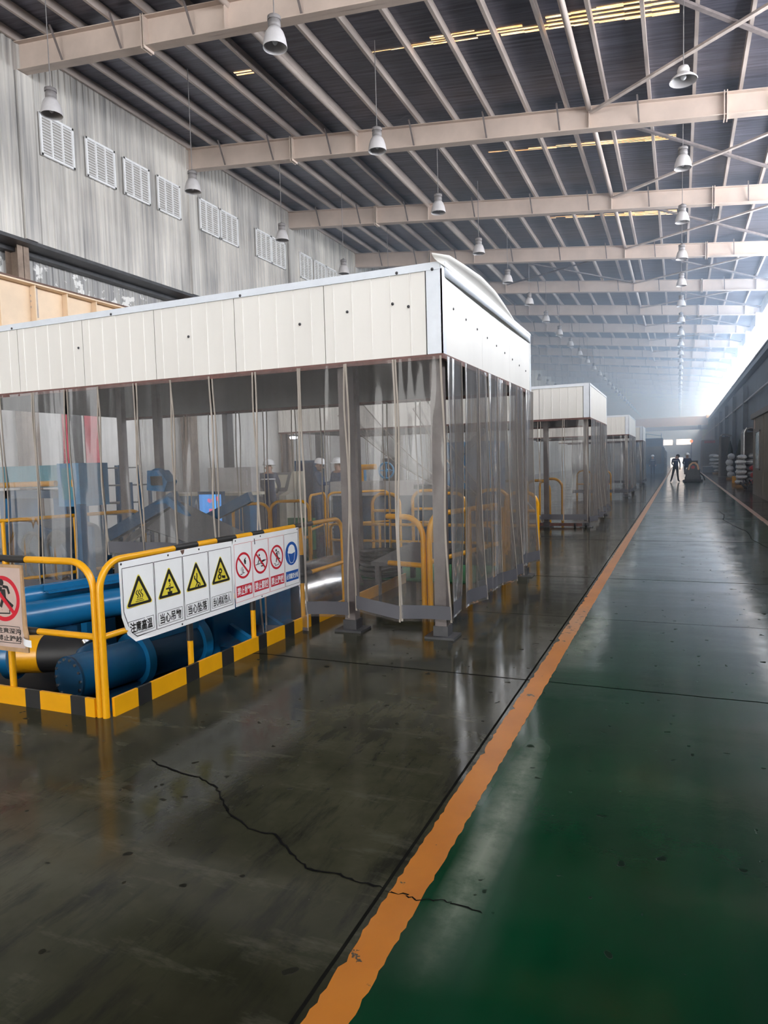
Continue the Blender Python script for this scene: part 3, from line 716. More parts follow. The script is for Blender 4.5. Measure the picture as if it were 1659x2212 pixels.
FB = [.17,.16,.14,-.12,-.12,.68,.68,.68,.22,.22,.2,.2,.2]
SL = [(.0,-.02),(.07,0),(0,.03)] + [(0,0)]*12
for i in range(13):
    strip('x', FX[i+1]+.004, FX[i]-.004, 5.80 - .012*(i % 2), FB[i], 2.53, i+1, 'clear PVC strip on the pit side of the long booth, %s from its corner' % ordn(i), 'clear curtain strips facing the pit', -1, .035, tip=(-.12 if i == 0 else (.10 if i == 1 else (.05 if i == 2 else 0))), slant=SL[i])
SY = [5.86,6.34,6.82,7.22,7.64,8.18,8.6,9.1,9.62]
SB = [.17,.20,.22,.2,.16,.16,.25,.2]
for i in range(8):
    strip('y', SY[i]+.004, SY[i+1]-.004, -1.875 + .02*(i % 2), SB[i], 2.53, 40+i, 'clear PVC strip on the walkway side of the long booth, %s from its corner' % ordn(i), 'clear curtain strips facing the walkway', 1, .055, tip=(-.1 if i == 0 else .05))
x = -1.95; i = 0
while x > -8.7:
    strip('x', x-.5, x-.02, 9.62, .15, 2.52, 70+i, 'clear PVC strip on the rear of the long booth, %s from the walkway' % ordn(i), 'clear curtain strips on the rear of the long booth', 1, .03, nz=12, hem=False)
    x -= .53; i += 1
B2 = (-10.2, -1.9, 16.58, 20.5)
booth(2, 'second white booth with clear curtains, behind the long one', *B2)
x = -1.93; i = 0
while x > -9.5:
    strip('x', x-.55, x-.01, 16.55, .16, 2.53, 100+i, "clear PVC strip on the second booth's near face, %s from the walkway" % ordn(i), 'clear curtain strips on the near face of the second booth', -1, .03, nz=12)
    x -= .56; i += 1
for i in range(7):
    y = 16.62 + i*.555
    strip('y', y, y+.545, -1.88, .1 + .1*(i % 2), 2.53, 130+i, "clear PVC strip on the second booth's walkway side, %s from its corner" % ordn(i), 'clear curtain strips on the walkway side of the second booth', 1, .06, nz=12, tip=.08)
booth(3, 'third white booth down the hall, past the second', -6.5, -1.9, 29.9, 34.5)
booth(4, 'fourth white booth down the hall, the smallest looking one', -6.5, -1.9, 41.4, 44.8)
for nm, yf, yb, s0 in (('third', 29.9, 34.5, 150), ('fourth', 41.4, 44.8, 170)):
    for i in range(4):
        x = -1.93 - i*.56
        strip('x', x-.55, x-.01, yf-.03, .16, 2.53, s0+i, "clear PVC strip on the %s booth's near face, %s from the walkway" % (nm, ordn(i)), 'clear curtain strips on the near face of the %s booth' % nm, -1, .04, nz=8)
    n = int((yb-yf)/.56)
    for i in range(n):
        y = yf + .03 + i*(yb-yf-.05)/n
        strip('y', y, y+.545, -1.88, .15, 2.53, s0+8+i, "clear PVC strip on the %s booth's walkway side, %s from its corner" % (nm, ordn(i)), 'clear curtain strips on the walkway side of the %s booth' % nm, 1, .06, nz=8, tip=.05)
# dark blue cabin further down the same line
r = thing('blue_cabin', (-2.6, 74, 0), 'dark blue steel cabin with glazed front beyond the white booths', 'cabin')
b = MB(); b.box(-4.6, -1.5, 72, 76, 2.6, 3.4); b.build('fascia', M['blue_d'], r)
b = MB(); b.box(-4.6, -1.5, 72, 76, 0, .9); b.build('lower_panel', M['blue_d'], r)
for x in (-4.55, -3.1, -1.55):
    b = MB(); b.box(x-.07, x+.07, 71.95, 72.1, 0, 2.6); b.build('post', M['blue_d'], r)
for y in (73.3, 74.7, 76):
    b = MB(); b.box(-1.58, -1.44, y-.07, y+.07, 0, 2.6); b.build('post', M['blue_d'], r)
b = MB(); b.box(-4.5, -1.6, 72.03, 72.06, .9, 2.6).box(-1.54, -1.51, 72.1, 76, .9, 2.6); b.build('glazing', M['glass_d'], r)
b = MB()
for x in (-4.4, -3, -1.6): b.tube([(x,72.1,3.4),(x,72.1,3.85)], .02, 6)
b.tube([(-4.4,72.1,3.85),(-3,72.1,3.85),(-1.6,72.1,3.6)], .02, 6); b.build('roof_rail', M['dark'], r)
for k, (y, h) in enumerate(((80, 2.5), (87, 2.3), (94, 2.2))):
    r = thing('pipe_rack', (-2.3, y, 0), 'dark tube frame standing in line beyond the blue cabin, %s along' % ordn(k), 'rack', 'tube frames beyond the blue cabin')
    for x in (-3.2, -1.5):
        for yy in (y-2, y+2):
            b = MB(); b.tube([(x,yy,0),(x,yy,h)], .05, 6); b.build('post', M['dark'], r)
    for z in (h, h*.66, h*.33):
        b = MB(); b.tube([(-3.2,y-2,z),(-1.5,y-2,z),(-1.5,y+2,z),(-3.2,y+2,z)], .04, 6, closed=True); b.build('hoop_rail', M['dark'], r)
    b = MB(); b.box(-3.1, -1.6, y-1.8, y+1.8, .1, h*.5); b.build('load', M['tarp'], r)

# ------------------------------------------------------------------ pit kerb and guard rails
def kx(y): return -3.388
def kerb(name, pts, label, dashes):
    # pts: function s -> (outer xy, inner xy); dashes: list of (s0, s1, colour)
    r = thing(name, (*pts(0)[0], 0), label, 'kerb')
    for s0, s1, c in dashes:
        b = MB(); n = max(1, int((s1-s0)/.3)); sk = .03
        for i in range(n):
            a = s0 + (s1-s0)*i/n; e = s0 + (s1-s0)*(i+1)/n
            (ao, ai), (eo, ei) = pts(a), pts(e)
            b.add([(*ao,0),(*eo,0),(*ei,0),(*ai,0),(*ao,.125),(*eo,.125),(*ei,.125),(*ai,.125)], [(4,5,6,7),(0,1,5,4),(1,2,6,5),(2,3,7,6),(3,0,4,7)])
        b.build('yellow_block' if c else 'black_block', M['yellow'] if c else M['black_p'], r)
    return r
kerb('pit_kerb', lambda s: ((kx(3.3+s), 3.3+s), (kx(3.3+s)-.022, 3.3+s)), 'yellow and black striped kerb along the pit edge beneath the white safety signs',
     [(.055,.27,1),(.27,.40,0),(.40,.77,1),(.77,.92,0),(.92,1.21,1),(1.21,1.37,0),(1.37,1.74,1),(1.74,1.87,0),(1.87,2.18,1),(2.18,2.35,0),(2.35,2.68,1),(2.68,2.85,0),(2.85,5.3,1)])
kerb('pit_kerb', lambda s: ((-3.505-s, 3.298), (-3.505-s, 3.318)), 'yellow and black striped kerb on the short side of the pit below the faded brown sign',
     [(0,.08,1),(.08,.21,0),(.21,.49,1),(.49,.63,0),(.63,1.3,1),(1.3,1.46,0),(1.46,2.4,1),(2.4,2.6,0),(2.6,5.8,1)])
def arc(c, a, b, r, n=8):
    # quarter bend from c + a*r to c + b*r around corner c (c is the sharp corner), a/b unit vectors away from it
    c, a, b = Vector(c), Vector(a), Vector(b); o = c + a*r + b*r; P = []
    for i in range(n+1):
        t = PI/2*i/n; P.append(o - b*r*math.cos(t) - a*r*math.sin(t))
    return P
def rail(label, p0, p1, h=1.02, mids=(.53,), posts=(), R=.19, rad=.0235, bands=(), group='yellow guard rails', mat='yellow', ends=(1,1), z0=0):
    p0, p1 = V(*p0, z0), V(*p1, z0); d = (p1-p0); L = d.length; d.normalize(); up = V(0,0,1)
    r = thing('guard_rail', p0.lerp(p1, .5), label, 'railing', group)
    m = M[mat]
    pts = []
    if ends[0]: pts += [p0] + arc(p0 + up*h, -up, d, R)
    else: pts += [p0 + up*h]
    if ends[1]: pts += arc(p1 + up*h, -d, -up, R) + [p1]
    else: pts += [p1 + up*h]
    b = MB(); b.tube(pts, rad, 12); b.build('hoop_tube', m, r)
    for z in mids:
        b = MB(); b.tube([p0 + up*z + d*.01, p1 + up*z - d*.01], rad*.92, 10); b.build('mid_rail', m, r)
    for s in posts:
        b = MB(); b.tube([p0 + d*s, p0 + d*s + up*(h-.01)], rad*.96, 10); b.build('post', m, r)
    for (kind, s, e, w) in bands:
        b = MB()
        if kind == 'top': b.tube([p0 + d*s + up*h, p0 + d*e + up*h], rad+.0025, 12)
        elif kind == 'mid': b.tube([p0 + d*s + up*mids[0], p0 + d*e + up*mids[0]], rad+.0015, 12)
        else: b.tube([p0 + d*w + up*s, p0 + d*w + up*e], rad+.0025, 12)
        b.build('black_tape', M['black_p'], r)
    return r
rail('yellow guard rail with black tape bands carrying the white safety signs', (-3.432, 3.325), (-3.432, 6.82), posts=(.86, 1.71, 2.58),
     bands=(('top',.72,.98,0),('top',1.22,1.48,0),('top',1.72,1.9,0),('top',2.45,2.80,0),('post',.30,.5,.86),('post',.36,.6,1.71),('post',.45,.73,2.58),('mid',2.2,2.75,0)), group='guard rails of the near pit')
rail('yellow guard rail on the short side of the pit holding the faded brown sign', (-3.482, 3.325), (-6.2, 3.345), posts=(.80, 1.6),
     bands=(('top',.60,1.25,0),('mid',.52,.75,0)), group='guard rails of the near pit')
rail('yellow guard rail running into the long booth through its curtain behind the blue pipes', (-7.5, 5.45), (-6.9, 7.55), h=1.03, mids=(.30,), posts=(.32, 1.2), z0=.02, group='guard rails inside the long booth')
rail('tall yellow hoop rail just inside the corner of the long booth', (-2.55, 7.2), (-2.2, 9.2), h=1.02, mids=(.5,), posts=(1.0,), rad=.032, R=.24, group='guard rails inside the long booth')
rail('short yellow hoop rail meeting the tall one inside the booth corner', (-2.62, 7.2), (-3.1, 7.32), h=1.0, mids=(.46,), rad=.032, R=.24, ends=(1,0), group='guard rails inside the long booth')
rail('yellow hoop rail at the back of the pit behind the dark sloping plate', (-6.25, 8.75), (-5.80, 9.05), h=1.05, mids=(.5,), group='guard rails inside the long booth', R=.15)
rail('second yellow hoop rail at the back of the pit, nearer the walkway', (-5.78, 9.06), (-5.30, 9.4), h=1.07, mids=(.5,), group='guard rails inside the long booth', R=.15)
rail('bright yellow rail beyond the rear curtain by the worker in the pale helmet', (-6.15, 10.95), (-6.45, 12.1), h=1.07, mids=(.45,), group='guard rails behind the long booth', R=.15)
rail('yellow rail continuing behind the first one beyond the rear curtain', (-6.3, 11.9), (-5.4, 12.9), h=1.07, mids=(.45,), group='guard rails behind the long booth', R=.15)
for k in range(5):
    rail('yellow hoop rail in the cluster behind the long booth, %s along' % ordn(k), (-5.2 + .62*k, 11.6 + .45*(k % 2)), (-4.66 + .62*k, 11.6 + .55*(k % 2)), h=1.06 + .03*(k % 2), mids=(.5, .75), group='guard rails behind the long booth', R=.2, rad=.03)
rail('yellow rail low across the end of the pit under the hoop cluster', (-5.4, 10.3), (-2.6, 10.3), h=.62, mids=(.35,), posts=(.9, 1.8), group='guard rails behind the long booth', ends=(1,1), R=.1)
rail('orange yellow barrier seen end on between the first two booths', (-3.16, 14.9), (-3.3, 16.35), h=1.1, mids=(.3,.6), posts=(.5,), rad=.03, group='guard rails between the booths', R=.2)
b = MB(); b.tube([(-3.28,15.85,.72),(-2.98,17.0,.015)], [.02,.035], 10)
# the pole rests on the floor
tag(b.build('white_pole', M['white']), 'white pole leaning on the orange barrier between the booths', 'pole')
for k, (x, y) in enumerate(((-3.0, 17.6), (-3.75, 17.65), (-2.9, 19))):
    rail('yellow hoop rail inside the second booth, %s from the walkway' % ordn(k), (x, y), (x-.62, y+.03), h=1.08, mids=(), rad=.035, R=.25, group='guard rails inside the second booth')
for k, (x, y) in enumerate(((-2.7, 31), (-3.5, 31.1))):
    rail('yellow hoop rail inside the third booth, %s from the walkway' % ordn(k), (x, y), (x-.62, y+.03), h=1.08, mids=(.5,), rad=.035, R=.25, group='guard rails inside the third booth')

# ------------------------------------------------------------------ signs
FONTS = {}
def text_mesh(b, body, u0, v0, w, h, F, z, m, bold=.012):
    c = bpy.data.curves.new('t', 'FONT'); c.body = body; c.size = 1; c.offset = bold; c.resolution_u = 3
    o = bpy.data.objects.new('t', c); COL.objects.link(o)
    dg = bpy.context.evaluated_depsgraph_get(); me = bpy.data.meshes.new_from_object(o.evaluated_get(dg))
    vs = [v.co.copy() for v in me.vertices]
    if vs:
        x0, x1 = min(p.x for p in vs), max(p.x for p in vs); y0, y1 = min(p.y for p in vs), max(p.y for p in vs)
        b.add([F(u0 + (p.x-x0)/(x1-x0)*w, v0 + (p.y-y0)/(y1-y0)*h, z) for p in vs], [tuple(p.vertices) for p in me.polygons], m)
    bpy.data.objects.remove(o); bpy.data.curves.remove(c); bpy.data.meshes.remove(me)
def circ(cx, cy, r, n=36): return [(cx + r*math.cos(2*PI*i/n), cy + r*math.sin(2*PI*i/n)) for i in range(n)]
class Draw:
    def __init__(s, F, root): s.F = F; s.root = root
    def poly(s, name, polys, z, mat):
        b = MB()
        for p in polys: b.prism(p, z-.0005, z, s.F)
        return b.build(name, mat, s.root)
    def strokes(s, name, lines, w, z, mat, dots=()):
        b = MB()
        for ln in lines:
            ww = w
            if isinstance(ln[0], (int, float)): ww, ln = ln[0], ln[1]
            for i in range(len(ln)-1):
                (a, c), (d, e) = ln[i], ln[i+1]; L = math.hypot(d-a, e-c) or 1e-6; nx, ny = -(e-c)/L*ww/2, (d-a)/L*ww/2
                b.prism([(a+nx,c+ny),(a-nx,c-ny),(d-nx,e-ny),(d+nx,e+ny)], z-.0005, z + .00001*i, s.F)
            for (a, c) in ln[1:-1]: b.prism(circ(a, c, ww/2, 8), z-.0005, z - .00001, s.F)
        for (a, c, rr) in dots: b.prism(circ(a, c, rr, 14), z-.0005, z + .00002, s.F)
        return b.build(name, mat, s.root)
    def frame(s, name, u0, v0, u1, v1, w, z, mat):
        return s.strokes(name, [[(u0,v0),(u1,v0)],[(u1,v0),(u1,v1)],[(u1,v1),(u0,v1)],[(u0,v1),(u0,v0)]], w, z, mat)
    def ring(s, name, cx, cy, r1, r0, z, mat, n=40):
        b = MB(); A = circ(cx, cy, r1, n); B = circ(cx, cy, r0, n)
        for i in range(n):
            j = (i+1) % n; b.prism([A[i], A[j], B[j], B[i]], z-.0005, z, s.F)
        return b.build(name, mat, s.root)
    def text(s, body, u0, v0, w, h, z, mat, bold=.02):
        b = MB(); text_mesh(b, body, u0, v0, w, h, s.F, z, 0, bold)
        if b.v: b.build('lettering', mat, s.root)
def rtri(cx, cy, R, rr, n=5):
    P = []
    for k in range(3):
        a = PI/2 + k*2*PI/3; ox, oy = cx + (R-2*rr)*math.cos(a), cy + (R-2*rr)*math.sin(a)
        for i in range(n): 
            t = a - PI/3 + 2*PI/3*i/(n-1); P.append((ox + rr*math.cos(t), oy + rr*math.sin(t)))
    return P
def board(b, poly, th, F): b.prism(poly, 0, th, F)
# white board of four yellow warnings
sx_, sy_ = -3.406, 3.47
def FS(u, v, w):
    bend = -.05*max(0, (.16-u)/.16)**2*max(0, (.62-v)/.2)     # curled lower corner
    return V(sx_ + w + bend, sy_ + u, v)
root = thing('warning_sign', (sx_, sy_+.6, .44), 'white safety board with four yellow warning triangles tied to the striped rail', 'sign', 'white safety boards')
b = MB(); W = 1.265
b.prism([(0.005,.63),(.06,.50),(.125,.44),(.3,.435),(.6,.435),(W,.435),(W-.005,1.0),(.9,1.005),(.5,1.005),(0,1.0)], 0, .003, FS); b.build('panel', M['sign_w'], root)
D = Draw(FS, root); SB_ = M['sign_b']
tx = ['注意高温', '当心吊物', '当心坠落', '当心机械伤人']
for i in range(4):
    u0 = .025 + .306*i; u1 = u0 + .297; cx = (u0+u1)/2
    D.frame('border_line', u0, .475 if i else .475, u1, .955, .004, .0040, SB_) if i else D.strokes('border_line', [[(u0+.055,.52),(u0,.66)],[(u0,.66),(u0,.955)],[(u0,.955),(u1,.955)],[(u1,.955),(u1,.475)],[(u1,.475),(u0+.11,.475)],[(u0+.11,.475),(u0+.055,.52)]], .004, .004, SB_)
    D.poly('warning_triangle', [rtri(cx, .755, .150, .012)], .0040, M['sign_y'])
    D.poly('warning_triangle', [rtri(cx, .755, .141, .012)], .0046, SB_)
    D.poly('warning_triangle', [rtri(cx, .752, .100, .003)], .0052, M['sign_y'])
    cy = .745; z = .0058
    if i == 0:
        L = []
        for k in (-1, 0, 1): L.append((.007, [(cx + k*.022 + .010*math.sin(t*2.2*PI), cy - .012 + .055*t) for t in [j/8 for j in range(9)]]))
        for k, hw in ((0,.030),(1,.040),(2,.050)): L.append((.0045, [(cx-hw, cy-.022-.012*k), (cx+hw, cy-.022-.012*k)]))
        D.strokes('symbol', L, .006, z, SB_)
    elif i == 1:
        D.strokes('symbol', [(.004, [(cx,cy+.06),(cx,cy+.035)]), (.005, [(cx-.002,cy+.035),(cx+.008,cy+.028),(cx+.004,cy+.018),(cx-.006,cy+.020)]), (.0035, [(cx,cy+.018),(cx-.02,cy+.004)]), (.0035, [(cx,cy+.018),(cx+.02,cy+.004)]), (.011, [(cx-.04,cy),(cx+.04,cy)]), (.026, [(cx-.024,cy-.036),(cx+.024,cy-.036)])], .004, z, SB_, [(cx,cy+.056,.012),(cx,cy-.013,.009)])
    elif i == 2:
        D.strokes('symbol', [(.011, [(cx-.010,cy+.01),(cx-.025,cy+.025),(cx-.022,cy+.045)]), (.011, [(cx,cy+.012),(cx+.006,cy+.035),(cx+.004,cy+.062)]), (.017, [(cx-.006,cy+.01),(cx+.012,cy-.014)]), (.009, [(cx+.006,cy-.014),(cx-.018,cy-.042)]), (.009, [(cx+.012,cy-.012),(cx+.036,cy-.022),(cx+.038,cy-.040)])], .01, z, SB_, [(cx+.018,cy-.036,.010)])
    else:
        for (gx, gy) in ((cx-.008,cy+.032),(cx-.02,cy-.012)):
            D.strokes('symbol', [(.006, [(gx+.014*math.cos(t*PI/5), gy+.014*math.sin(t*PI/5)), (gx+.026*math.cos(t*PI/5), gy+.026*math.sin(t*PI/5))]) for t in range(10)], .006, z, SB_)
            D.ring('symbol', gx, gy, .021, .010, z, SB_, 20)
        D.poly('symbol', [[(cx+.008,cy-.004),(cx+.03,cy-.010),(cx+.055,cy-.012),(cx+.055,cy-.036),(cx+.035,cy-.032),(cx+.012,cy-.026)]], z, SB_)
    if i == 0: D.strokes('border_line', [[(u0+.035,.585),(u0+.035,.525)],[(u0+.035,.585),(u1-.02,.585)],[(u1-.02,.585),(u1-.02,.495)],[(u1-.02,.495),(u0+.085,.495)]], .003, .004, SB_)
    else: D.frame('border_line', u0+.02, .495, u1-.02, .585, .003, .004, SB_)
    D.text(tx[i], u0+.035 if i else u0+.05, .503, .227 if i else .212, .074, .0046, SB_, .022)
for (u, v) in ((.02,.985),(.48,.985),(.83,.985),(.6,.452)):
    b = MB(); b.prism(circ(u, v, .008, 12), .003, .0042, FS); b.build('hole', SB_, root)
b = MB(); b.prism([(.615,1.003),(.66,1.003),(.652,.978),(.637,.968),(.625,.982)], .003, .0045, FS); b.build('stain', M['brown'], root)
# white board of prohibitions and a helmet notice
sx2, sy2 = -3.408, 4.725
def FS2(u, v, w): return V(sx2 + w, sy2 + u, v)
root = thing('warning_sign', (sx2, sy2+.5, .44), 'white safety board with three red prohibition rings and a blue helmet disc', 'sign', 'white safety boards')
b = MB(); W = 1.10
b.prism([(0,.93),(.03,.44),(W,.45),(W,1.012),(.03,1.012)], 0, .003, FS2); b.build('panel', M['sign_w'], root)
D = Draw(FS2, root); R_ = M['sign_r']; BL = M['sign_bl']
tx = ['禁止抛物', '禁止翻越', '禁止跨越', '必须戴安全帽']
for i in range(4):
    u0 = .03 + .264*i; u1 = u0 + .255; cx = (u0+u1)/2; cy = .775
    D.frame('border_line', u0, .475, u1, .965, .0025, .004, R_ if i < 3 else SB_)
    if i < 3:
        D.ring('prohibition_ring', cx, cy, .112, .093, .0040, R_)
        c = math.cos(PI/4)*.1
        z = .0046
        if i == 0:
            D.strokes('symbol', [(.020, [(cx+.022,cy+.045),(cx+.026,cy+.008)]), (.008, [(cx+.035,cy+.06),(cx+.01,cy+.042)]), (.006, [(cx-.02,cy-.01),(cx-.024,cy-.072),(cx-.04,cy-.072)]), (.006, [(cx-.005,cy-.03),(cx-.01,cy-.065),(cx+.01,cy-.062)]), (.003, [(cx-.035,cy-.015),(cx-.04,cy-.04)])], .01, z, SB_, [(cx+.024,cy+.03,.014),(cx-.045,cy-.07,.005)])
        elif i == 1:
            D.strokes('symbol', [(.016, [(cx-.02,cy+.035),(cx+.005,cy-.005),(cx+.06,cy+.002)]), (.010, [(cx-.018,cy+.03),(cx-.05,cy-.02)]), (.006, [(cx-.085,cy-.024),(cx-.03,cy-.022),(cx+.085,cy+.004)]), (.014, [(cx+.005,cy-.02),(cx+.045,cy-.035)]), (.010, [(cx+.0,cy-.045),(cx+.04,cy-.045)])], .01, z, SB_, [(cx-.022,cy+.055,.011)])
        else:
            D.strokes('symbol', [(.020, [(cx+.004,cy+.045),(cx+.008,cy+.005)]), (.008, [(cx+.012,cy+.05),(cx+.035,cy+.045),(cx+.04,cy+.02)]), (.008, [(cx-.002,cy+.04),(cx-.028,cy+.018)]), (.012, [(cx+.002,cy+.005),(cx-.012,cy-.045)]), (.012, [(cx+.012,cy+.005),(cx+.035,cy-.018),(cx+.055,cy-.020)]), (.005, [(cx-.05,cy-.055),(cx-.03,cy-.055),(cx-.03,cy-.075),(cx+.03,cy-.07),(cx+.032,cy-.05),(cx+.045,cy-.05)])], .01, z, SB_, [(cx-.006,cy+.063,.012)])
        D.strokes('prohibition_ring', [[(cx-.072,cy+.072),(cx+.072,cy-.072)]], .017, .0052, R_)
        D.poly('caption_panel', [[(u0+.015,.515),(u1-.012,.515),(u1-.012,.610),(u0+.015,.610)]], .0040, R_)
    else:
        D.poly('helmet_disc', [circ(cx, cy, .112, 40)], .0040, BL)
        D.poly('symbol', [[(cx+.062*math.cos(t*PI/12), cy+.030+.055*math.sin(t*PI/12)) for t in range(13)] + [(cx-.07,cy+.022),(cx-.066,cy+.008),(cx,cy-.004),(cx+.066,cy+.008),(cx+.07,cy+.022)]], .0046, M['sign_w'])
        D.strokes('symbol', [(.005, [(cx-.06,cy+.012),(cx-.064,cy-.005),(cx-.05,cy-.03),(cx-.045,cy-.065),(cx-.02,cy-.09),(cx+.02,cy-.09),(cx+.045,cy-.065),(cx+.05,cy-.03),(cx+.064,cy-.005),(cx+.06,cy+.012)]), (.004, [(cx-.058,cy+.024),(cx,cy+.012),(cx+.058,cy+.024)])], .005, .005, M['sign_w'])
        D.poly('caption_panel', [[(u0+.015,.515),(u1-.012,.515),(u1-.012,.610),(u0+.015,.610)]], .0040, BL)
    D.text(tx[i], u0+.024, .525 if i < 3 else .533, .207, .074 if i < 3 else .055, .0046, M['sign_w'], .022)
for (u, v) in ((.055,.995),(.43,.995),(W-.03,.995),(.42,.46)):
    b = MB(); b.prism(circ(u, v, .007, 12), .003, .0042, FS2); b.build('hole', SB_, root)
b = MB(); b.tube([(sx2+.006, sy2+.33, .985), (sx2+.012, sy2+.325, .965), (sx2+.006, sy2+.335, .935)], .003, 6); b.build('wire_hook', M['dark'], root)
# faded brown board
def FB_(u, v, w): return V(-4.075 + u, 3.298 - w, v)
root = thing('warning_sign', (-4.4, 3.30, .39), 'faded brownish board with a red no crossing ring on the short pit rail', 'sign')
b = MB(); b.prism([(-.62,.385),(.012,.385),(.016,.50),(.004,.56),(-.004,.985),(-.62,.99)], 0, .012, FB_); b.build('panel', M['tan_edge'], root)
b = MB(); b.prism([(-.60,.415),(-.012,.415),(-.006,.46),(-.028,.535),(-.022,.965),(-.60,.968)], .012, .0135, FB_); b.build('face_sheet', M['tan'], root)
D = Draw(FB_, root); cx, cy = -.195, .75
D.ring('prohibition_ring', cx, cy, .158, .128, .0145, R_)
D.strokes('symbol', [(.045, [(cx+.002,cy+.065),(cx+.005,cy+.0)]), (.020, [(cx,cy+.085),(cx+.045,cy+.08),(cx+.06,cy+.035)]), (.018, [(cx-.01,cy+.08),(cx-.05,cy+.03)]), (.024, [(cx+.0,cy+.01),(cx-.03,cy-.06)]), (.022, [(cx+.01,cy+.005),(cx+.05,cy-.025),(cx+.09,cy-.05)]), (.009, [(cx-.10,cy-.08),(cx-.07,cy-.08),(cx-.07,cy-.105),(cx+.055,cy-.10),(cx+.055,cy-.075)])], .02, .0148, SB_, [(cx-.012,cy+.112,.024)])
D.strokes('prohibition_ring', [[(cx-.098,cy+.098),(cx+.098,cy-.098)]], .028, .0155, R_)
D.frame('border_line', -.58, .445, -.055, .560, .004, .0145, SB_)
D.text('注意深沟', -.275, .508, .232, .040, .0148, SB_, .02)
D.text('禁止跨越', -.275, .455, .238, .042, .0148, SB_, .02)
b = MB(); b.grid(lambda u, v: (-4.10 + .075*u, 3.283 - .018*math.sin(PI*u), .50 - .05*v - .025*u), 5, 3); b.build('torn_corner', M['white'], root)
# ------------------------------------------------------------------ machinery in the pit
def cyl(b, p, q, r, n=28, m=0, cap=True): b.tube([p, q], r, n, cap, m); return b
# hydraulic cylinder with bolted end cover
r = thing('hydraulic_cylinder', (-4.19, 4.2, -1.3), 'dark blue hydraulic cylinder with a bolted round end cover behind the pit rail corner', 'cylinder')
a, c = V(-4.17, 3.72, .07), V(-3.98, 5.0, .07); dr = (c-a).normalized()
b = MB(); cyl(b, a, a+dr*.55, .168, 36); b.build('barrel', M['blue'], r)
b = MB(); cyl(b, a-dr*.02, a+dr*.0, .170, 36); b.build('end_cover', M['blue_d'], r)
e1 = dr.cross(V(0,0,1)).normalized(); e2 = e1.cross(dr)
for k in range(14):
    b = MB(); t = 2*PI*k/14; o = a - dr*.02 + e1*.148*math.cos(t) + e2*.148*math.sin(t); cyl(b, o, o-dr*.012, .011, 8); b.build('bolt', M['chrome'], r)
b = MB(); cyl(b, a+dr*.55, a+dr*.62, .215, 36); b.build('flange', M['blue'], r)
b = MB(); cyl(b, a+dr*.62, a+dr*1.15, .185, 32); b.build('rear_barrel', M['blue_d'], r)
b = MB(); cyl(b, a+dr*1.15, a+dr*1.23, .225, 36); b.build('flange', M['blue'], r)
b = MB(); b.bar(a+dr*.62+V(0,0,.19), a+dr*1.15+V(0,0,.20), .16, .02).bar(a+dr*.62+V(-.02,0,.19)+e1*.13, a+dr*1.15+V(0,0,.20)+e1*.13, .012, .1); b.build('rib_plate', M['blue'], r)
b = MB(); b.box(-4.33, -4.0, 3.9, 5.0, -1.3, -.1); b.build('pedestal', M['blue_d'], r)
b = MB(); b.lathe([(.13,0),(.13,.05),(.10,.09),(.05,.1),(0,.1)], a+dr*.30+V(-.12,0,.08), V(-.6,.1,1), 20); b.build('port_boss', M['blue_d'], r)
b = MB(); cyl(b, a+dr*.28+V(-.16,0,.19), a+dr*.28+V(-.18,0,.215), .03, 10); b.build('plug', M['chrome'], r)
# twin blue pipes
for k, (x, y, z, rad) in enumerate(((-5.42,3.95,.33,.135), (-5.62,4.1,.47,.10))):
    p, q = V(x, y, z), V(x+.95, y+2.0, z+.05)
    b = MB(); cyl(b, p, q, rad, 30)
    tag(b.build('blue_pipe', M['blue']), ('thick glossy blue pipe lying across the pit behind the short rail', 'slimmer glossy blue pipe lying above the thick one across the pit')[k], 'pipe', 'blue pit pipes')
b = MB(); b.bar((-5.32,4.5,.56),(-4.62,5.97,.60),.03,.05).bar((-5.24,4.47,.53),(-4.56,5.97,.57),.12,.012)
tag(b.build('cable_tray', M['blue']), 'narrow blue channel clipped along the blue pit pipes', 'tray')
for k, (y) in enumerate((4.5, 5.6)):
    xx = -5.42 + (y-3.95)*.475
    b = MB(); b.box(xx-.30, xx+.16, y-.06, y+.06, -1.3, .22); tag(b.build('pipe_support', M['blue_d']), 'dark blue support under the pit pipes, %s the short rail' % ('nearer to', 'further from')[k], 'support')
# yellow taped machine arm and blue body at the short rail
r = thing('pit_motor', (-4.75, 4.0, -1.3), 'blue motor with a yellow banded drum half hidden by the faded brown sign', 'motor')
b = MB(); cyl(b, (-5.75,3.62,.10), (-5.02,3.95,.12), .13, 26); cyl(b, (-5.06,3.93,.12), (-5.0,3.955,.12), .20, 26); b.build('housing', M['blue'], r)
b = MB(); cyl(b, (-5.0,3.955,.12), (-4.80,4.04,.12), .155, 26); b.build('yellow_drum', M['yellow'], r)
b = MB(); cyl(b, (-4.80,4.04,.12), (-4.47,4.19,.12), .153, 26); b.build('black_drum', M['black'], r)
b = MB(); b.box(-5.7,-4.55,3.6,4.4,-1.3,-.12); b.build('base', M['black'], r)
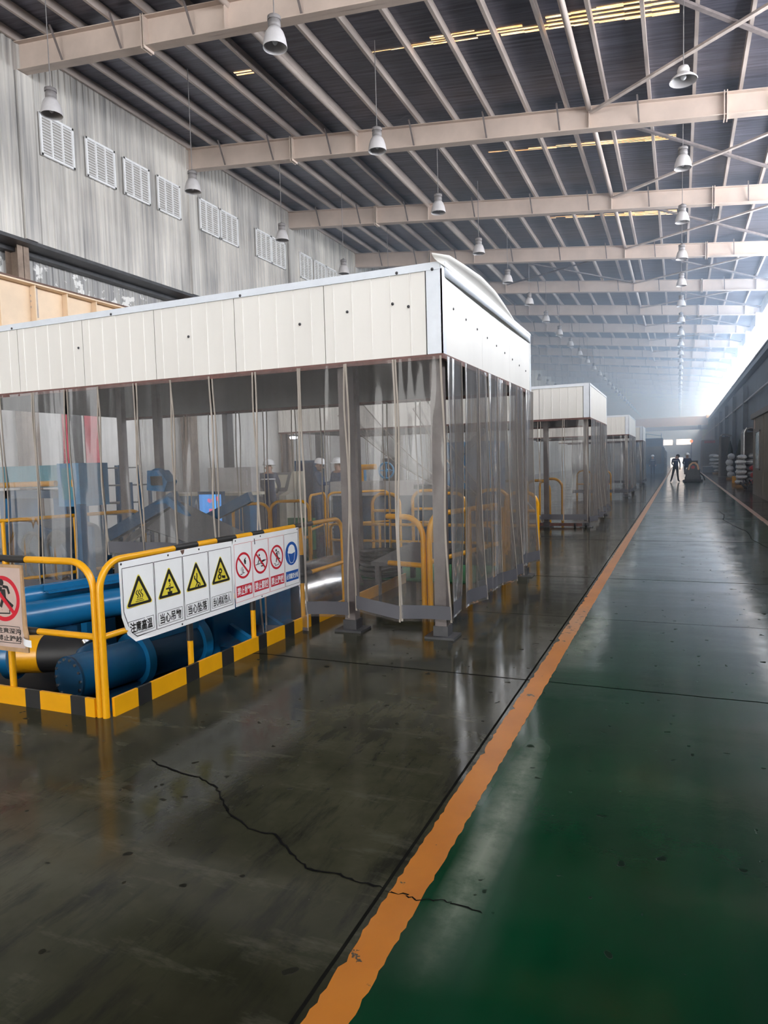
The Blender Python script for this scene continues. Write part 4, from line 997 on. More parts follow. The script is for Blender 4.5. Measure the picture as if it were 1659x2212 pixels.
# blue machine under the white boards
r = thing('roller_drive', (-4.4, 5.6, -1.3), 'dark blue machine housing in the pit below the white safety boards', 'machine')
b = MB(); b.prism([(5.1,-1.3),(6.5,-1.3),(6.5,.42),(6.25,.52),(5.45,.52),(5.1,.30)], -4.28, -3.92, lambda u,v,w: V(w,u,v)); b.build('housing', M['blue'], r, bevel=.02)
b = MB(); b.box(-3.92,-3.64,5.2,6.4,-1.3,-.05); b.build('step', M['blue_d'], r)
for y in (5.35, 5.9): 
    b = MB(); b.bar((-3.92,y,.1),(-3.66,y+.0,-.04),.05,.08); b.build('gusset', M['blue'], r)
b = MB(); b.prism([(5.0,.10),(5.3,.30),(5.3,.44),(4.98,.2)], -4.2, -4.0, lambda u,v,w: V(w,u,v)); b.build('lug', M['lightblue'], r)
# bright steel coil
r = thing('steel_coil', (-4.35, 7.3, -1.3), 'large bright steel coil lying in the pit at the end of the white boards', 'coil')
b = MB(); b.lathe([(.15,0),(.44,0),(.45,.01),(.45,1.35),(.44,1.36),(.15,1.36),(.15,0)], (-4.28,6.72,-.03), (.06,1,0), 48); b.build('wound_strip', M['steel'], r)
b = MB(); b.lathe([(0,-.03),(.14,-.03),(.14,1.4),(0,1.4)], (-4.28,6.72,-.03), (.06,1,0), 24); b.build('core', M['dark'], r)
b = MB(); b.box(-4.7,-3.9,6.75,8.1,-1.3,-.46); b.build('cradle', M['dark'], r)
# dark sloping plate and blue tilting arms
r = thing('tilting_chute', (-5.6, 6.6, -1.3), 'dark grey sloping chute plate with blue arms inside the long booth', 'chute')
def slab(b, pts, th=.03):
    P = [Vector(p) for p in pts]; nrm = (P[1]-P[0]).cross(P[2]-P[0]).normalized()*th; n = len(P)
    b.add(P + [p - nrm for p in P], [tuple(range(n)), tuple(range(n, 2*n))[::-1]] + [(i, n+i, n+(i+1)%n, (i+1)%n) for i in range(n)])
b = MB(); slab(b, [(-5.95,6.55,.90),(-4.72,6.55,.58),(-4.55,6.75,.80),(-5.68,6.85,1.22)]); b.build('chute_plate', M['plate'], r)
b = MB(); slab(b, [(-6.5,6.62,.62),(-5.99,6.57,.87),(-5.74,6.87,1.19),(-6.55,6.9,.78)]); slab(b, [(-6.5,6.6,.60),(-4.72,6.53,.56),(-4.72,6.5,-.2),(-6.5,6.55,-.2)]); b.build('side_plate', M['plate'], r)
b = MB(); b.bar((-6.75,6.78,.78),(-5.66,6.78,1.27),.10,.15); b.build('arm', M['blue_d'], r)
b = MB(); b.bar((-5.28,6.9,1.0),(-4.66,6.9,1.26),.08,.12); b.build('arm', M['blue_d'], r)
b = MB(); b.box(-6.3,-5.0,6.62,7.2,-1.3,.3); b.build('base', M['blue_d'], r)
b = MB(); b.ball((-5.86,6.7,1.50),.13,16,10,sc=(1,.9,1)).prism([(-5.98,1.36),(-5.72,1.34),(-5.66,1.46),(-5.78,1.60),(-5.96,1.60)], 6.62, 6.8, lambda u,v,w: V(u,w,v)); hd = b.build('head', M['blue'], r)
b = MB(); b.prism([(-5.87,1.42),(-5.72,1.42),(-5.73,1.53),(-5.88,1.53)], 6.575, 6.61, lambda u,v,w: V(u,w,v)); b.build('cover', M['black'], hd)
b = MB(); b.prism([(-5.93,1.18),(-5.70,1.28),(-5.52,1.16),(-5.42,1.04),(-5.62,1.12),(-5.74,1.20)], 6.66, 6.74, lambda u,v,w: V(u,w,v)); b.build('claw', M['blue'], r)
# tall blue machine at the far side of the booth
r = thing('blue_press', (-10.2, 9.0, 0), 'tall teal and blue press with a yellow bar past the end of the long booth', 'machine')
b = MB(); b.box(-11.6,-9.75,8.9,9.5,1.35,1.74); b.build('head_beam', M['teal'], r)
b = MB(); b.box(-9.85,-9.35,8.75,9.4,1.02,1.76); cab = b.build('control_cabinet', M['lightblue'], r)
b = MB(); b.box(-9.74,-9.46,8.735,8.75,1.14,1.68); b.build('door', M['teal'], cab)
b = MB(); b.box(-9.50,-9.47,8.715,8.735,1.36,1.48); b.build('handle', M['yellow'], cab)
b = MB(); b.tube([(-11.7,8.8,1.40),(-9.95,8.8,1.42)],.05,12); b.build('yellow_bar', M['yellow'], r)
b = MB(); b.box(-11.6,-9.9,8.9,9.5,1.16,1.30); b.build('tool_beam', M['blue_d'], r)
b = MB(); b.box(-11.5,-11.2,8.9,9.5,0,1.3); b.build('column', M['blue'], r)
b = MB(); b.box(-10.15,-9.85,8.9,9.4,0,1.3); b.build('column', M['blue'], r)
b = MB(); b.box(-11.2,-10.15,8.95,9.5,0.0,.8); b.build('bed', M['blue_d'], r)
r = thing('feed_table', (-7.9, 7.2, -1.3), 'dark blue feed table with hoses in the pit behind the curtain', 'machine')
b = MB(); b.prism([(-8.9,-1.3),(-7.45,-1.3),(-7.45,.55),(-7.7,.85),(-8.1,.95),(-8.9,.9)], 6.7, 7.5, lambda u,v,w: V(u,w,v)); b.build('housing', M['blue_d'], r, bevel=.03)
b = MB(); b.box(-6.95,-6.85,6.4,6.5,-1.3,1.2).box(-7.05,-6.95,6.66,6.7,-.2,.9); b.build('guide_post', M['blue'], r)
for k in range(4):
    b = MB(); o = -8.75 + .36*k
    b.tube([(o,6.68,.8),(o+.05,6.55,.66),(o+.16,6.5,.3),(o+.4,6.55,.1),(o+.7,6.6,.25)], .018, 8); b.build('hose', M['black'], r)
b = MB(); b.lathe([(.18,0),(.21,.03),(.18,.06)], (-8.0,6.66,.62), (0,-1,0), 20).ball((-7.65,6.72,.72),.12); b.build('hand_drum', M['dark'], r)
b = MB(); slab(b, [(-6.9,6.3,.78),(-5.3,6.3,.78),(-5.3,6.3,.62),(-6.9,6.3,.62)]); 
# belt table and cable clutter towards the pit end
r = thing('belt_table', (-3.1, 8.6, 0), 'dark belt table with a grey strap inside the near corner of the long booth', 'table')
b = MB(); slab(b, [(-3.45,7.6,.42),(-2.75,7.6,.42),(-2.75,9.0,.50),(-3.45,9.0,.50)], .05); b.build('belt', M['dark'], r)
b = MB(); slab(b, [(-3.46,7.7,.30),(-2.70,8.0,.46),(-2.70,8.12,.47),(-3.46,7.84,.31)], .02); b.build('strap', M['hem'], r)
for x in (-3.4, -2.8):
    for y in (7.7, 8.9):
        b = MB(); b.box(x-.03,x+.03,y-.03,y+.03,0,.42); b.build('leg', M['dark'], r)
b = MB(); slab(b, [(-4.45,8.75,.02),(-2.5,8.75,.02),(-2.5,10.2,.02),(-4.45,10.2,.02)], .018); tag(b.build('green_mat', M['green']), 'green mat on the floor at the end of the pit', 'mat')
b = MB(); b.box(-6.9,-6.35,11.4,11.5,.02,.62); tag(b.build('green_board', M['green']), 'green board behind the bright yellow rail', 'board')
r = thing('cable_drum', (-3.55, 8.9, 0), 'black coiled hose on a drum beside the belt table', 'hose')
for k in range(5):
    b = MB(); b.tube([(-3.9+.28*math.cos(t*.35), 8.95+.28*math.sin(t*.35), .07+.07*k) for t in range(18)], .034, 8, closed=True); b.build('hose_turn', M['black'], r)

# ------------------------------------------------------------------ area behind the long booth
r = thing('control_console', (-9.6, 15.0, 0), 'beige and grey control console with rows of buttons beside the worker in the pale helmet', 'console')
b = MB(); b.prism([(14.6,0),(15.5,0),(15.5,1.48),(15.25,1.48),(15.0,1.0),(14.6,.9)], -9.05, -8.85, lambda u,v,w: V(w,u,v)); b.build('side_panel', M['beige'], r)
b = MB(); b.prism([(14.65,.0),(15.5,.0),(15.5,1.46),(15.28,1.46),(15.02,.98),(14.65,.86)], -10.4, -9.05, lambda u,v,w: V(w,u,v)); b.build('body', M['greyboard'], r)
b = MB(); b.add([(-10.38,15.0,.99),(-9.07,15.0,.99),(-9.07,15.255,1.45),(-10.38,15.255,1.45)], [(0,1,2,3)]); b.build('display_panel', M['plate'], r)
b = MB(); b.add([(-9.5,15.04,1.08),(-9.15,15.04,1.08),(-9.15,15.22,1.40),(-9.5,15.22,1.40)], [(0,1,2,3)]); b.build('paper', M['beige'], r)
b = MB()
for i in range(10):
    for j in range(3): b.ball((-10.25+.1*i, 14.70+.1*j, .90+.033*j), .028, 8, 5)
b.build('button', M['chrome'], r)
b = MB(); b.box(-10.3,-10.05,14.9,15.0,1.25,1.36); b.build('yellow_tag', M['yellow'], r)
r = thing('display_board', (-9.1, 12, 0), 'lit blue message board with red characters behind the dark chute plate', 'sign')
b = MB(); b.box(-9.46,-8.83,12.0,12.1,.02,1.12); b.build('case', M['blue_d'], r)
b = MB(); b.box(-9.42,-8.86,11.99,12.0,.3,1.06); b.build('screen', emitter('blue_screen', (.10,.38,.95), 1.1), r)
b = MB(); FD = lambda u, v, w: V(-9.42+u, 11.988-w, v)
text_mesh(b, '电中', .22, .88, .17, .1, FD, .001, 0, .03); text_mesh(b, '电', .43, .92, .09, .1, FD, .001, 0, .03)
text_mesh(b, '压力', .24, .66, .22, .1, FD, .001, 0, .03); text_mesh(b, '电压', .30, .53, .22, .1, FD, .001, 0, .03); text_mesh(b, '工', .44, .36, .09, .1, FD, .001, 0, .03)
b.build('lettering', emitter('red_letters', (1.0,.15,.22), 1.3), r)
r = thing('workbench', (-10.0, 13.2, 0), 'long blue topped bench with loose parts behind the message board', 'bench')
b = MB(); b.box(-10.9,-8.6,12.7,13.3,1.0,1.06); b.build('top', M['beige'], r)
b = MB(); b.box(-10.8,-8.7,12.8,13.2,.02,1.0); b.build('cabinet', M['blue'], r)
b = MB(); b.box(-10.2,-9.0,13.35,13.7,1.0,1.62).box(-10.1,-9.1,13.3,13.35,1.2,1.55); b.box(-10.1,-9.1,13.3,13.6,0,1.0); tag(b.build('grey_machine', M['lampgrey']), 'pale grey machine standing behind the bench', 'machine')
r = thing('blue_lathe', (-5.2, 13.4, 0), 'blue machine with a round handwheel behind the hoop rail cluster', 'machine')
b = MB(); b.box(-6.9,-3.4,13.3,14.0,.02,.95); b.build('bed', M['blue_d'], r)
b = MB(); b.box(-6.9,-4.4,13.2,13.7,.95,1.25); b.build('table_top', M['lampgrey'], r)
b = MB(); b.box(-4.4,-3.3,13.3,14.1,.95,2.0); b.build('headstock', M['blue'], r)
b = MB(); b.tube([(-5.54+.16*math.cos(t*PI/12),13.1,1.47+.16*math.sin(t*PI/12)) for t in range(24)],.02,6,closed=True)
for t in range(4): b.tube([(-5.54,13.1,1.47),(-5.54+.16*math.cos(t*PI/2),13.1,1.47+.16*math.sin(t*PI/2))],.014,6)
b.tube([(-5.54,13.1,1.47),(-5.54,13.3,1.47)],.03,8); b.build('handwheel', M['lightblue'], r)
b = MB(); b.tube([(-6.6,13.4,1.55),(-5.9,13.4,1.55)],.06,10); b.box(-6.3,-6.2,13.38,13.42,1.2,1.5); b.build('yellow_bar', M['yellow'], r)
b = MB(); b.box(-5.7,-5.4,13.3,13.6,1.24,1.72); b.build('tool_post', M['dark'], r)
b = MB(); b.bar((-4.3,12.9,1.35),(-3.4,12.9,2.2),.1,.1); b.build('jib', M['blue_d'], r)
b = MB(); b.bar((-4.7,12.7,1.15),(-3.5,12.7,1.0),.5,.08); b.build('tarp_cover', M['tarp'], r)
r = thing('blue_cabinet', (-7.9, 15.8, 0), 'blue electrical cabinet beyond the worker at the yellow rail', 'cabinet')
b = MB(); b.box(-8.15,-7.5,16.0,16.4,.02,1.5); b.build('body', M['lightblue'], r)
b = MB(); b.box(-8.1,-7.55,15.985,16.0,.1,1.45); b.build('door', M['blue'], r)
r = thing('dark_cabinet', (-9.2, 15.9, 0), 'dark navy cabinet standing under the bright lamp', 'cabinet')
b = MB(); b.box(-9.35,-8.75,15.9,16.4,.02,1.75); b.build('body', M['blue_d'], r)
b = MB(); b.box(-9.3,-8.8,15.885,15.9,.1,1.7); b.build('door', M['navy'], r)
for k, (x, h, w) in enumerate(((-11.6,1.3,.8),(-12.6,1.7,.7),(-7.2,1.1,.5),(-5.9,.9,.7))):
    y = (12.2, 13, 17.6, 18)[k]; 
    r = thing('storage_rack', (x, y, 0), ('low rack of stored parts behind the press', 'taller rack of stored parts against the pale wall', 'rack of parts inside the second booth', 'low rack of parts inside the second booth, nearer the walkway')[k], 'rack')
    for z in (.15, h*.5, h):
        b = MB(); b.box(x-w/2,x+w/2,y-.3,y+.3,z-.03,z); b.build('shelf', M['plate'], r)
    for sx in (-1, 1):
        for sy in (-1, 1):
            b = MB(); b.box(x+sx*w/2-.03,x+sx*w/2+.03,y+sy*.3-.03,y+sy*.3+.03,0,h+.05); b.build('post', M['red'] if k > 1 else M['blue_d'], r)
# red banners on the pale wall
for k, (y, w) in enumerate(((14.2,.5),(13.45,.28))):
    b = MB(); b.grid(lambda u, v: (-14.86 + .02*math.sin(9*u), y + w*u, 1.0 + 3.2*v), 8, 2); b.grid(lambda u, v: (-14.875 + .02*math.sin(9*u), y + w*u, 1.0 + 3.2*v), 8, 2)
    tag(b.build('hanging_banner', M['pink']), ('wider faded red banner hanging on the pale lower wall', 'narrow faded red banner hanging on the pale lower wall')[k], 'banner')
# torn clear sheet tied back behind the booth
for k, (p, q, w0, w1) in enumerate((((-4.75,9.75,2.5),(-3.2,10.0,1.2),.42,.08), ((-3.6,9.85,2.5),(-2.75,10.1,1.15),.25,.12))):
    p, q = V(*p), V(*q); sd = V(.8,0,.55).normalized()
    b = MB(); b.grid(lambda u, t: tuple(p.lerp(q, t) + sd*(u-.5)*(w0+(w1-w0)*t) + V(0,.05*math.sin(7*u+4*t),-.12*math.sin(PI*t))), 8, 14)
    o = tag(b.build('torn_sheet', M['pvc']), ('torn clear sheet tied back slantwise behind the long booth', 'narrow torn clear sheet hanging slantwise beside the wider one')[k], 'curtain', 'torn clear sheets')
    for s in (0, 1):
        b = MB(); b.tube([tuple(p.lerp(q, t/10) + sd*(s-.5)*(w0+(w1-w0)*t/10) + V(0,.05*math.sin(7*s+.4*t),-.12*math.sin(PI*t/10))) for t in range(11)], .008, 6); b.build('edge_tape', M['binding'], o)
r = thing('work_light', (-10.6, 18, 2.45), 'small bright work light glowing inside the second booth', 'lamp')
b = MB(); b.lathe([(0,-.02),(.10,-.02),(.12,.03),(0,.06)], (-10.58,18,2.45), (0,0,1), 16); b.build('lens', M['lampglow'], r)
b = MB(); b.box(-10.78,-10.39,17.92,18.08,2.5,2.54); b.build('housing', M['dark'], r)
b = MB(); b.tube([(-10.58,18,2.54),(-10.58,18,3.27)],.012,6); b.build('cable', M['dark'], r)

# ------------------------------------------------------------------ people
def person(name, loc, rot, label, J, top, legs, shoe, helmet=True, vest=False, hair=None, H=1.72):
    """J overrides joint positions; body is one skinned surface"""
    j = dict(pel=(0,0,.95), spi=(0,0,1.12), che=(0,.0,1.32), nck=(0,.01,1.47), hea=(0,.02,1.58), crn=(0,.02,1.70),
             shL=(-.17,0,1.41), elL=(-.24,.02,1.14), wrL=(-.25,.10,.92), shR=(.17,0,1.41), elR=(.24,.02,1.14), wrR=(.25,.10,.92),
             hiL=(-.095,0,.90), knL=(-.10,.02,.50), anL=(-.10,0,.09), toL=(-.11,.15,.045), hiR=(.095,0,.90), knR=(.10,.02,.50), anR=(.10,0,.09), toR=(.11,.15,.045))
    j.update(J)
    rad = dict(pel=(.155,.11), spi=(.145,.105), che=(.165,.115), nck=(.06,.06), hea=(.085,.10), crn=(.075,.085), shL=(.075,.075), elL=(.05,.05), wrL=(.034,.034), shR=(.075,.075), elR=(.05,.05), wrR=(.034,.034),
               hiL=(.095,.095), knL=(.065,.065), anL=(.045,.05), toL=(.045,.035), hiR=(.095,.095), knR=(.065,.065), anR=(.045,.05), toR=(.045,.035))
    E = [('pel','spi'),('spi','che'),('che','nck'),('nck','hea'),('hea','crn')]
    for s in 'LR': E += [('che','sh'+s),('sh'+s,'el'+s),('el'+s,'wr'+s),('pel','hi'+s),('hi'+s,'kn'+s),('kn'+s,'an'+s),('an'+s,'to'+s)]
    for s, sg in (('L',-1),('R',1)):
        e, w = V(*j['el'+s]), V(*j['wr'+s]); d = (w-e).normalized(); side = d.cross(V(0,0,1) if abs(d.z) < .9 else V(0,1,0)).normalized()
        palm = w + d*.07; j['pa'+s] = tuple(palm); rad['pa'+s] = (.040,.022); E.append(('wr'+s,'pa'+s))
        curl = V(0,.3,-.2)
        for k, (o, L) in enumerate(((-.027,.052),(-.009,.062),(.009,.058),(.027,.045))):
            a = palm + d*.035 + side*o; c = a + (d + curl*.3).normalized()*L*.55; t = c + (d + curl*.9).normalized()*L*.5
            for nm, p in (('f%d'%k, a), ('g%d'%k, c), ('h%d'%k, t)): j[nm+s] = tuple(p); rad[nm+s] = (.010,.010)
            E += [('pa'+s,'f%d'%k+s),('f%d'%k+s,'g%d'%k+s),('g%d'%k+s,'h%d'%k+s)]
        a = palm - d*.03 - side*.035 + V(0,.012,0); c = a + (d*.6 - side*.6).normalized()*.04
        j['tm'+s] = tuple(a); j['tn'+s] = tuple(c); rad['tm'+s] = rad['tn'+s] = (.011,.011); E += [('pa'+s,'tm'+s),('tm'+s,'tn'+s)]
    keys = list(j); ix = {k: i for i, k in enumerate(keys)}
    me = bpy.data.meshes.new('sk'); me.from_pydata([V(*j[k]) for k in keys], [(ix[a], ix[c]) for a, c in E], [])
    o = bpy.data.objects.new('sk', me); COL.objects.link(o)
    sk = o.modifiers.new('s', 'SKIN'); sk.use_smooth_shade = True
    for k in keys:
        v = me.skin_vertices[0].data[ix[k]]; v.radius = rad[k]; v.use_root = (k == 'pel')
    ss = o.modifiers.new('u', 'SUBSURF'); ss.levels = ss.render_levels = 1
    dg = bpy.context.evaluated_depsgraph_get(); m2 = bpy.data.meshes.new_from_object(o.evaluated_get(dg))
    bpy.data.objects.remove(o); bpy.data.meshes.remove(me)
    for mm in (M['skin'], top, legs, shoe): m2.materials.append(mm)
    reg = {'hea':0,'crn':0,'nck':0,'wrL':1,'wrR':1,'paL':0,'paR':0,'pel':2,'hiL':2,'hiR':2,'knL':2,'knR':2,'anL':3,'anR':3,'toL':3,'toR':3}
    segs = [(V(*j[a]), V(*j[c]), a, c) for a, c in E]
    for p in m2.polygons:
        c = p.center; best = None
        for a, e, ka, kc in segs:
            t = max(0, min(1, (c-a).dot(e-a)/max((e-a).length_squared, 1e-9))); dd = (c - a - (e-a)*t).length
            if best is None or dd < best[0]: best = (dd, ka if t < .5 else kc, ka, kc, t)
        k = best[1]
        if k[:2] in ('f0','f1','f2','f3','g0','g1','g2','g3','h0','h1','h2','h3','tm','tn'): mi = 0
        else: mi = reg.get(k, 1)
        if best[2][:2] == 'kn' and best[4] < .86: mi = 2
        p.material_index = mi; p.use_smooth = True
    m2.name = 'person'
    body = bpy.data.objects.new('person', m2); COL.objects.link(body)
    body.location = loc; body.rotation_euler = (0,0,rot); tag(body, label, 'person'); WORLD_LOC[body.name] = V(0,0,0)
    hc = (V(*j['hea']) + V(*j['crn']))/2; up = (V(*j['crn']) - V(*j['nck'])).normalized()
    def part(b, nm, mat): return b.build(nm, mat, body)
    # face: brow-to-chin features on the front of the head (+y)
    fw = V(0,1,0) - up*up.y; fw.normalize(); sd = fw.cross(up)
    h0 = V(*j['hea'])
    b = MB(); b.ball(h0 + fw*.105 - up*.005, .016, 8, 6, sc=(.8,1,1.3)); 
    for s in (-1, 1): b.ball(h0 + sd*s*.088 + up*.005, .022, 8, 6, sc=(.4,.8,1.2))
    part(b, 'nose_and_ears', M['skin'])
    b = MB()
    for s in (-1, 1): b.ball(h0 + fw*.092 + sd*s*.032 + up*.035, .009, 8, 5)
    b.ball(h0 + fw*.092 - up*.045, .018, 8, 5, sc=(1.1,.5,.35)); part(b, 'eyes_and_mouth', M['blackcloth'])
    if helmet:
        b = MB(); c = hc + up*.03
        b.lathe([(.138,-.01),(.140,0),(.136,.04),(.118,.085),(.08,.118),(.035,.130),(0,.131)], c, up, 22)
        b.lathe([(.118,-.012),(.162,-.016),(.164,-.006),(.138,.004)], c + fw*.02, up, 22); part(b, 'helmet', M['helmet'])
    else:
        b = MB(); b.lathe([(.10,-.06),(.112,0),(.104,.05),(.07,.09),(0,.105)], hc - fw*.012 + up*.005, up, 18); part(b, 'hair', M['blackcloth'])
    if vest:
        b = MB(); c = V(*j['che']).lerp(V(*j['spi']), .05)
        b.lathe([(.186,0),(.187,.028)], c + V(0,0,-.01), (V(*j['nck'])-V(*j['spi'])).normalized(), 24); q = part(b, 'reflective_band', M['reflect'])
        for v in q.data.vertices: pass
    return body
NV, BKC = M['navy'], M['blackcloth']
# walking person seen from behind, bending over a device; stands on the walkway
person('person', (-.21,46.6,0), 0, 'person in navy jacket and black trousers standing with head bent beside the cleaning machine',
    dict(nck=(.04,.03,1.46), hea=(.10,.10,1.555), crn=(.13,.13,1.66), elL=(-.22,.05,1.13), wrL=(-.10,.2,1.02), elR=(.25,.05,1.14), wrR=(.24,.12,.92), knL=(-.17,.02,.49), anL=(-.27,-.05,.09), toL=(-.30,.10,.045), anR=(.16,.05,.09), toR=(.24,.18,.045)), NV, BKC, BKC, helmet=False, vest=True)
person('person', (-2.22,66.8,0), PI*1.02, 'person in blue overalls and white helmet walking towards the camera past the blue cabin',
    dict(knL=(-.12,.12,.5), anL=(-.12,.10,.09), toL=(-.12,.25,.05), knR=(.10,-.02,.5), anR=(.10,-.18,.12), toR=(.10,-.05,.05)), NV, NV, BKC, vest=True)
person('person', (-9.12,14.28,0), PI*.06, 'person in navy work clothes and pale helmet standing at the control console, hands together',
    dict(elL=(-.23,.08,1.14), wrL=(-.10,.24,1.02), elR=(.23,.08,1.14), wrR=(.10,.24,1.0)), NV, NV, BKC, vest=True)
person('person', (-8.2,15.1,.0), -PI*.42, 'person in blue overalls and white helmet facing the walkway with one forearm raised',
    dict(crn=(0,.05,1.70), elL=(-.24,.06,1.15), wrL=(-.17,.32,1.20), elR=(.24,.08,1.14), wrR=(.16,.30,1.16)), M['denim'], M['denim'], BKC)
person('person', (-7.55,14.9,0), PI*.9, 'third helmeted person in blue half hidden behind the booth post', {}, M['denim'], M['denim'], BKC)
# floor cleaning machine with its operator
r = thing('floor_scrubber', (.78,46.8,0), 'black ride-on floor cleaning machine with orange trim standing on the walkway', 'machine')
b = MB(); b.prism([(.32,.08),(1.2,.08),(1.16,.75),(1.0,1.05),(.58,1.05),(.38,.75)], 46.3, 47.4, lambda u,v,w: V(u,w,v)); b.build('body', M['dark'], r, bevel=.05)
b = MB(); b.prism([(.46,.75),(.54,1.06),(.72,1.22),(.92,1.22),(1.06,1.06),(1.12,.75),(1.02,.75),(.98,1.0),(.86,1.12),(.74,1.12),(.62,1.0),(.56,.75)], 46.25, 46.5, lambda u,v,w: V(u,w,v)); b.build('orange_trim', M['crane'], r)
b = MB(); b.prism([(.68,.82),(.84,.82),(.88,.94),(.76,1.02),(.64,.94)], 46.27, 46.299, lambda u,v,w: V(u,w,v)); b.build('red_emblem', M['red'], r)
b = MB(); b.box(.25,1.3,46.15,46.32,.03,.16); b.build('squeegee', M['black'], r)
for x in (.36, 1.16):
    b = MB(); b.lathe([(0,-.06),(.15,-.06),(.16,0),(.15,.06),(0,.06)], (x,46.6,.16), (1,0,0), 18); b.build('wheel', M['black'], r)
b = MB(); b.lathe([(0,0),(.3,0),(.32,.05),(.3,.1),(0,.12)], (.5,47.7,0.0), (0,0,1), 20).lathe([(0,0),(.3,0),(.32,.05),(.3,.1),(0,.12)], (1.05,47.7,0.0), (0,0,1), 20); b.build('brush', M['black'], r)
b = MB(); b.box(.5,1.05,47.0,47.45,.75,.85).box(.5,1.05,46.92,47.0,.85,1.3); b.build('seat', M['black'], r)
b = MB(); b.tube([(1.15,46.4,.55),(1.35,46.3,.35),(1.42,46.25,.1)],.04,8); b.build('hose', M['black'], r)
person('person', (.45,47.28,.0), PI*.0, 'person in navy riding the cleaning machine, helmet showing above its back',
    dict(pel=(0,0,.98), hiL=(-.1,.05,.96), hiR=(.1,.05,.96), knL=(-.13,.45,.92), anL=(-.13,.5,.5), toL=(-.13,.62,.45), knR=(.13,.45,.92), anR=(.13,.5,.5), toR=(.13,.62,.45), wrL=(-.15,.42,1.1), wrR=(.15,.42,1.1), elL=(-.26,.14,1.15), elR=(.26,.14,1.15)), NV, NV, BKC)

# ------------------------------------------------------------------ wrapped goods along the aisle wall
rg = random.Random(11)
def bundle(x, y, w, d, h, label, mat='foil', n=5, wobble=.06):
    r = thing('wrapped_bundle', (x, y, 0), label, 'bundle', 'wrapped goods by the aisle wall')
    b = MB(); b.box(x-w/2,x+w/2,y-d/2,y+d/2,.09,.13)
    for k in (-1,0,1): b.box(x-w/2,x+w/2,y+k*(d/2-.06)-.05,y+k*(d/2-.06)+.05,0,.09)
    b.build('pallet', M['wood'], r)
    z = .13; hh = (h-.13)/n
    for i in range(n):
        s = rg.uniform(.86, 1.04); ox = rg.uniform(-.06,.06); b = MB()
        def q(u, v, s=s, ox=ox, z=z, hh=hh):
            a = 2*PI*u; k = (abs(math.cos(a))**.35*(1 if math.cos(a) > 0 else -1), abs(math.sin(a))**.35*(1 if math.sin(a) > 0 else -1))
            t = math.sin(PI*min(max(v,.0),1))**.35
            return (x + ox + w/2*s*k[0]*t + rg.uniform(-.02,.02)*t, y + d/2*s*k[1]*t + rg.uniform(-.02,.02)*t, z + hh*v)
        b.grid(q, 28, 8); b.build('wrapped_roll', M[mat], r); z += hh*.96
    return r
bundle(3.45, 39.8, .75, .9, 1.75, 'silver wrapped stack inside the taller grey shelter next to the brown office', n=5)
bundle(2.80, 38.2, .5, .8, 1.65, 'slim silver wrapped stack on a pallet just outside the taller grey shelter', n=6)
bundle(3.02, 50, .42, .9, 1.75, 'tall pale wrapped stack on a wooden pallet', 'white', n=4)
bundle(3.55, 47.5, .6, 1.1, 1.2, 'silver wrapped stack in front of the furled covers', n=4)
bundle(3.1, 66, .9, 1.2, 1.7, 'silver wrapped stack far along the aisle, past the grey upright board', n=5)
bundle(3.2, 74, .9, 1.5, 1.3, 'low silver heap far along the aisle', n=4)
bundle(3.3, 80, .9, 1.5, 1.8, 'furthest silver wrapped stack along the aisle', n=4)
bundle(3.35, 36.4, .8, .9, 1.15, 'red covered heap tucked behind the brown office corner', 'red', n=3)
b = MB(); b.prism([(2.62,.05),(2.80,.05),(2.80,2.9),(2.74,3.05),(2.66,2.85)], 56.2, 56.4, lambda u,v,w: V(u,w,v)); b.box(2.55,3.7,56.1,56.5,0,.06); tag(b.build('upright_board', M['greyboard']), 'grey upright board standing on edge among the wrapped goods', 'board', 'upright boards')
for k, (y, x0, h) in enumerate(((58, 2.85, 3.2), (39.0, 2.98, 2.95))):
    r = thing('shelter_frame', (3.2, y, 0), ('dull grey half open shelter behind the furled covers', 'taller looking grey shelter with a rounded roof beside the brown office')[k], 'shelter', 'grey shelters by the aisle wall')
    b = MB(); pr = [(x0,.02),(x0,h-.25),(x0+.10,h-.05),(x0+.28,h),(3.62,h-.15),(3.62,h-.2),(x0+.28,h-.06),(x0+.14,h-.1),(x0+.05,h-.27),(x0+.05,.02)]
    b.prism(pr, y-.05, y+2.2, lambda u,v,w: V(u,w,v)); b.build('cover', M['greyboard'], r)
    b = MB(); b.box(x0+.06,3.6,y+2.0,y+2.1,.02,h-.2); b.build('back_sheet', M['greyboard'], r)
    b = MB(); b.tube([(x0-.01,y-.06,.02),(x0-.01,y-.06,h-.25),(x0+.1,y-.06,h-.02)], .03, 8); b.build('edge_pole', M['chrome'], r)
for k, (x, y, h) in enumerate(((3.25,45.6,1.15),(3.6,45.6,1.2),(3.2,53,1.2))):
    b = MB(); b.lathe([(.02,h),(.04,h-.1),(.14,h*.55),(.19,.25),(.10,.05),(0,.0)], (x,y,1.36), (0,0,1), 14)
    tag(b.build('furled_cover', M['tarp']), ('dark furled cover standing upright on a grey crate, nearer the walkway', 'dark furled cover on a grey crate, nearer the aisle wall', 'thin dark furled cover standing past the pale stack')[k], 'cover', 'furled covers')
    b = MB(); b.box(x-.16,x+.16,y-.25,y+.25,.02,1.35); tag(b.build('crate', M['greyboard']), ('grey crate carrying the furled cover nearer the walkway', 'grey crate carrying the furled cover nearer the aisle wall', 'grey crate under the thin furled cover')[k], 'crate', 'grey crates')
b = MB(); b.box(2.78,2.98,44.2,44.6,.0,.38); tag(b.build('yellow_box', M['yellow']), 'small yellow box on the floor by the pale stack', 'box')
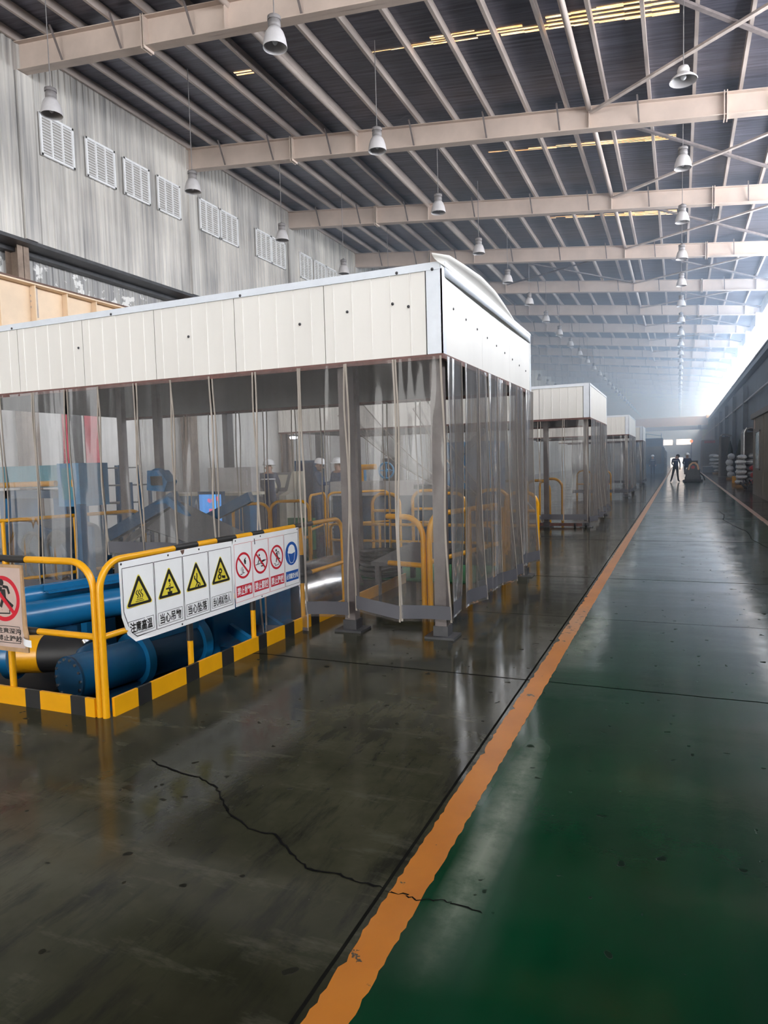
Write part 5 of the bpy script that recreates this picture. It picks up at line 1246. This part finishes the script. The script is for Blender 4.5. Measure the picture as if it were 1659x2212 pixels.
b = MB(); b.prism([(2.0,.02),(3.1,.02),(3.2,.6),(1.95,.55)], 70, 72.5, lambda u,v,w: V(u,w,v)); tag(b.build('blue_bin', M['blue_d']), 'low dark blue bin far along the aisle', 'bin')
r = thing('grey_cabin', (3, 88, 0), 'grey box cabin with a pink sign strip far along the aisle', 'cabin')
b = MB(); b.box(2.3,3.9,84,90,0,3.3); b.build('body', M['greyboard'], r)
b = MB(); b.box(2.5,3.6,83.95,84,2.95,3.2); b.build('sign_strip', M['pink'], r)
r = thing('red_beacon', (1.6, 112, 0), 'red warning light on a post at the far end of the walkway', 'light')
b = MB(); b.tube([(1.6,112,0),(1.6,112,3.6)],.05,6); b.build('post', M['dark'], r)
b = MB(); b.ball((1.6,112,3.75),.22,10,8); b.build('lens', M['redglow'], r)
b = MB()
for k in range(26):
    p = V(rg.uniform(2.65,3.4), rg.uniform(34.6,35.6), 0); q = p + V(rg.uniform(-.4,.4), rg.uniform(-.4,.4), rg.uniform(.02,.5)); p.z = .04; b.bar(p, q, rg.uniform(.03,.09), .03)
b.box(2.8,3.4,34.7,35.5,0,.18)
tag(b.build('scrap_heap', M['dark']), 'dark tangle of scrap at the foot of the red heap', 'scrap', None, 'stuff')

# ------------------------------------------------------------------ light
w = bpy.data.worlds.new('world'); S.world = w; w.use_nodes = True
bg = w.node_tree.nodes['Background']; bg.inputs[0].default_value = (1.0,.985,.955,1); bg.inputs[1].default_value = WORLD
def area(name, loc, rot, sx, sy, power, col):
    l = bpy.data.lights.new(name, 'AREA'); l.shape = 'RECTANGLE'; l.size = sx; l.size_y = sy; l.energy = power; l.color = col
    o = bpy.data.objects.new(name, l); o.location = loc; o.rotation_euler = rot; COL.objects.link(o); return o
S.view_settings.view_transform = 'Standard'; S.view_settings.look = 'None'; S.view_settings.gamma = 1; S.view_settings.use_curve_mapping = False
S.view_settings.exposure = EXPO
cy = S.cycles
cy.max_bounces = 8; cy.diffuse_bounces = 4; cy.glossy_bounces = 4; cy.transmission_bounces = 4; cy.transparent_max_bounces = 40; cy.volume_bounces = 1
cy.sample_clamp_indirect = 6; cy.use_denoising = True; cy.caustics_reflective = False; cy.caustics_refractive = False
cy.use_light_tree = False; cy.adaptive_threshold = .03
for m in bpy.data.materials:
    if m.name in ('skylight_sheet', 'louvre_daylight', 'lit_lamp', 'red_beacon', 'blue_screen', 'red_letters'): m.cycles.emission_sampling = 'NONE'
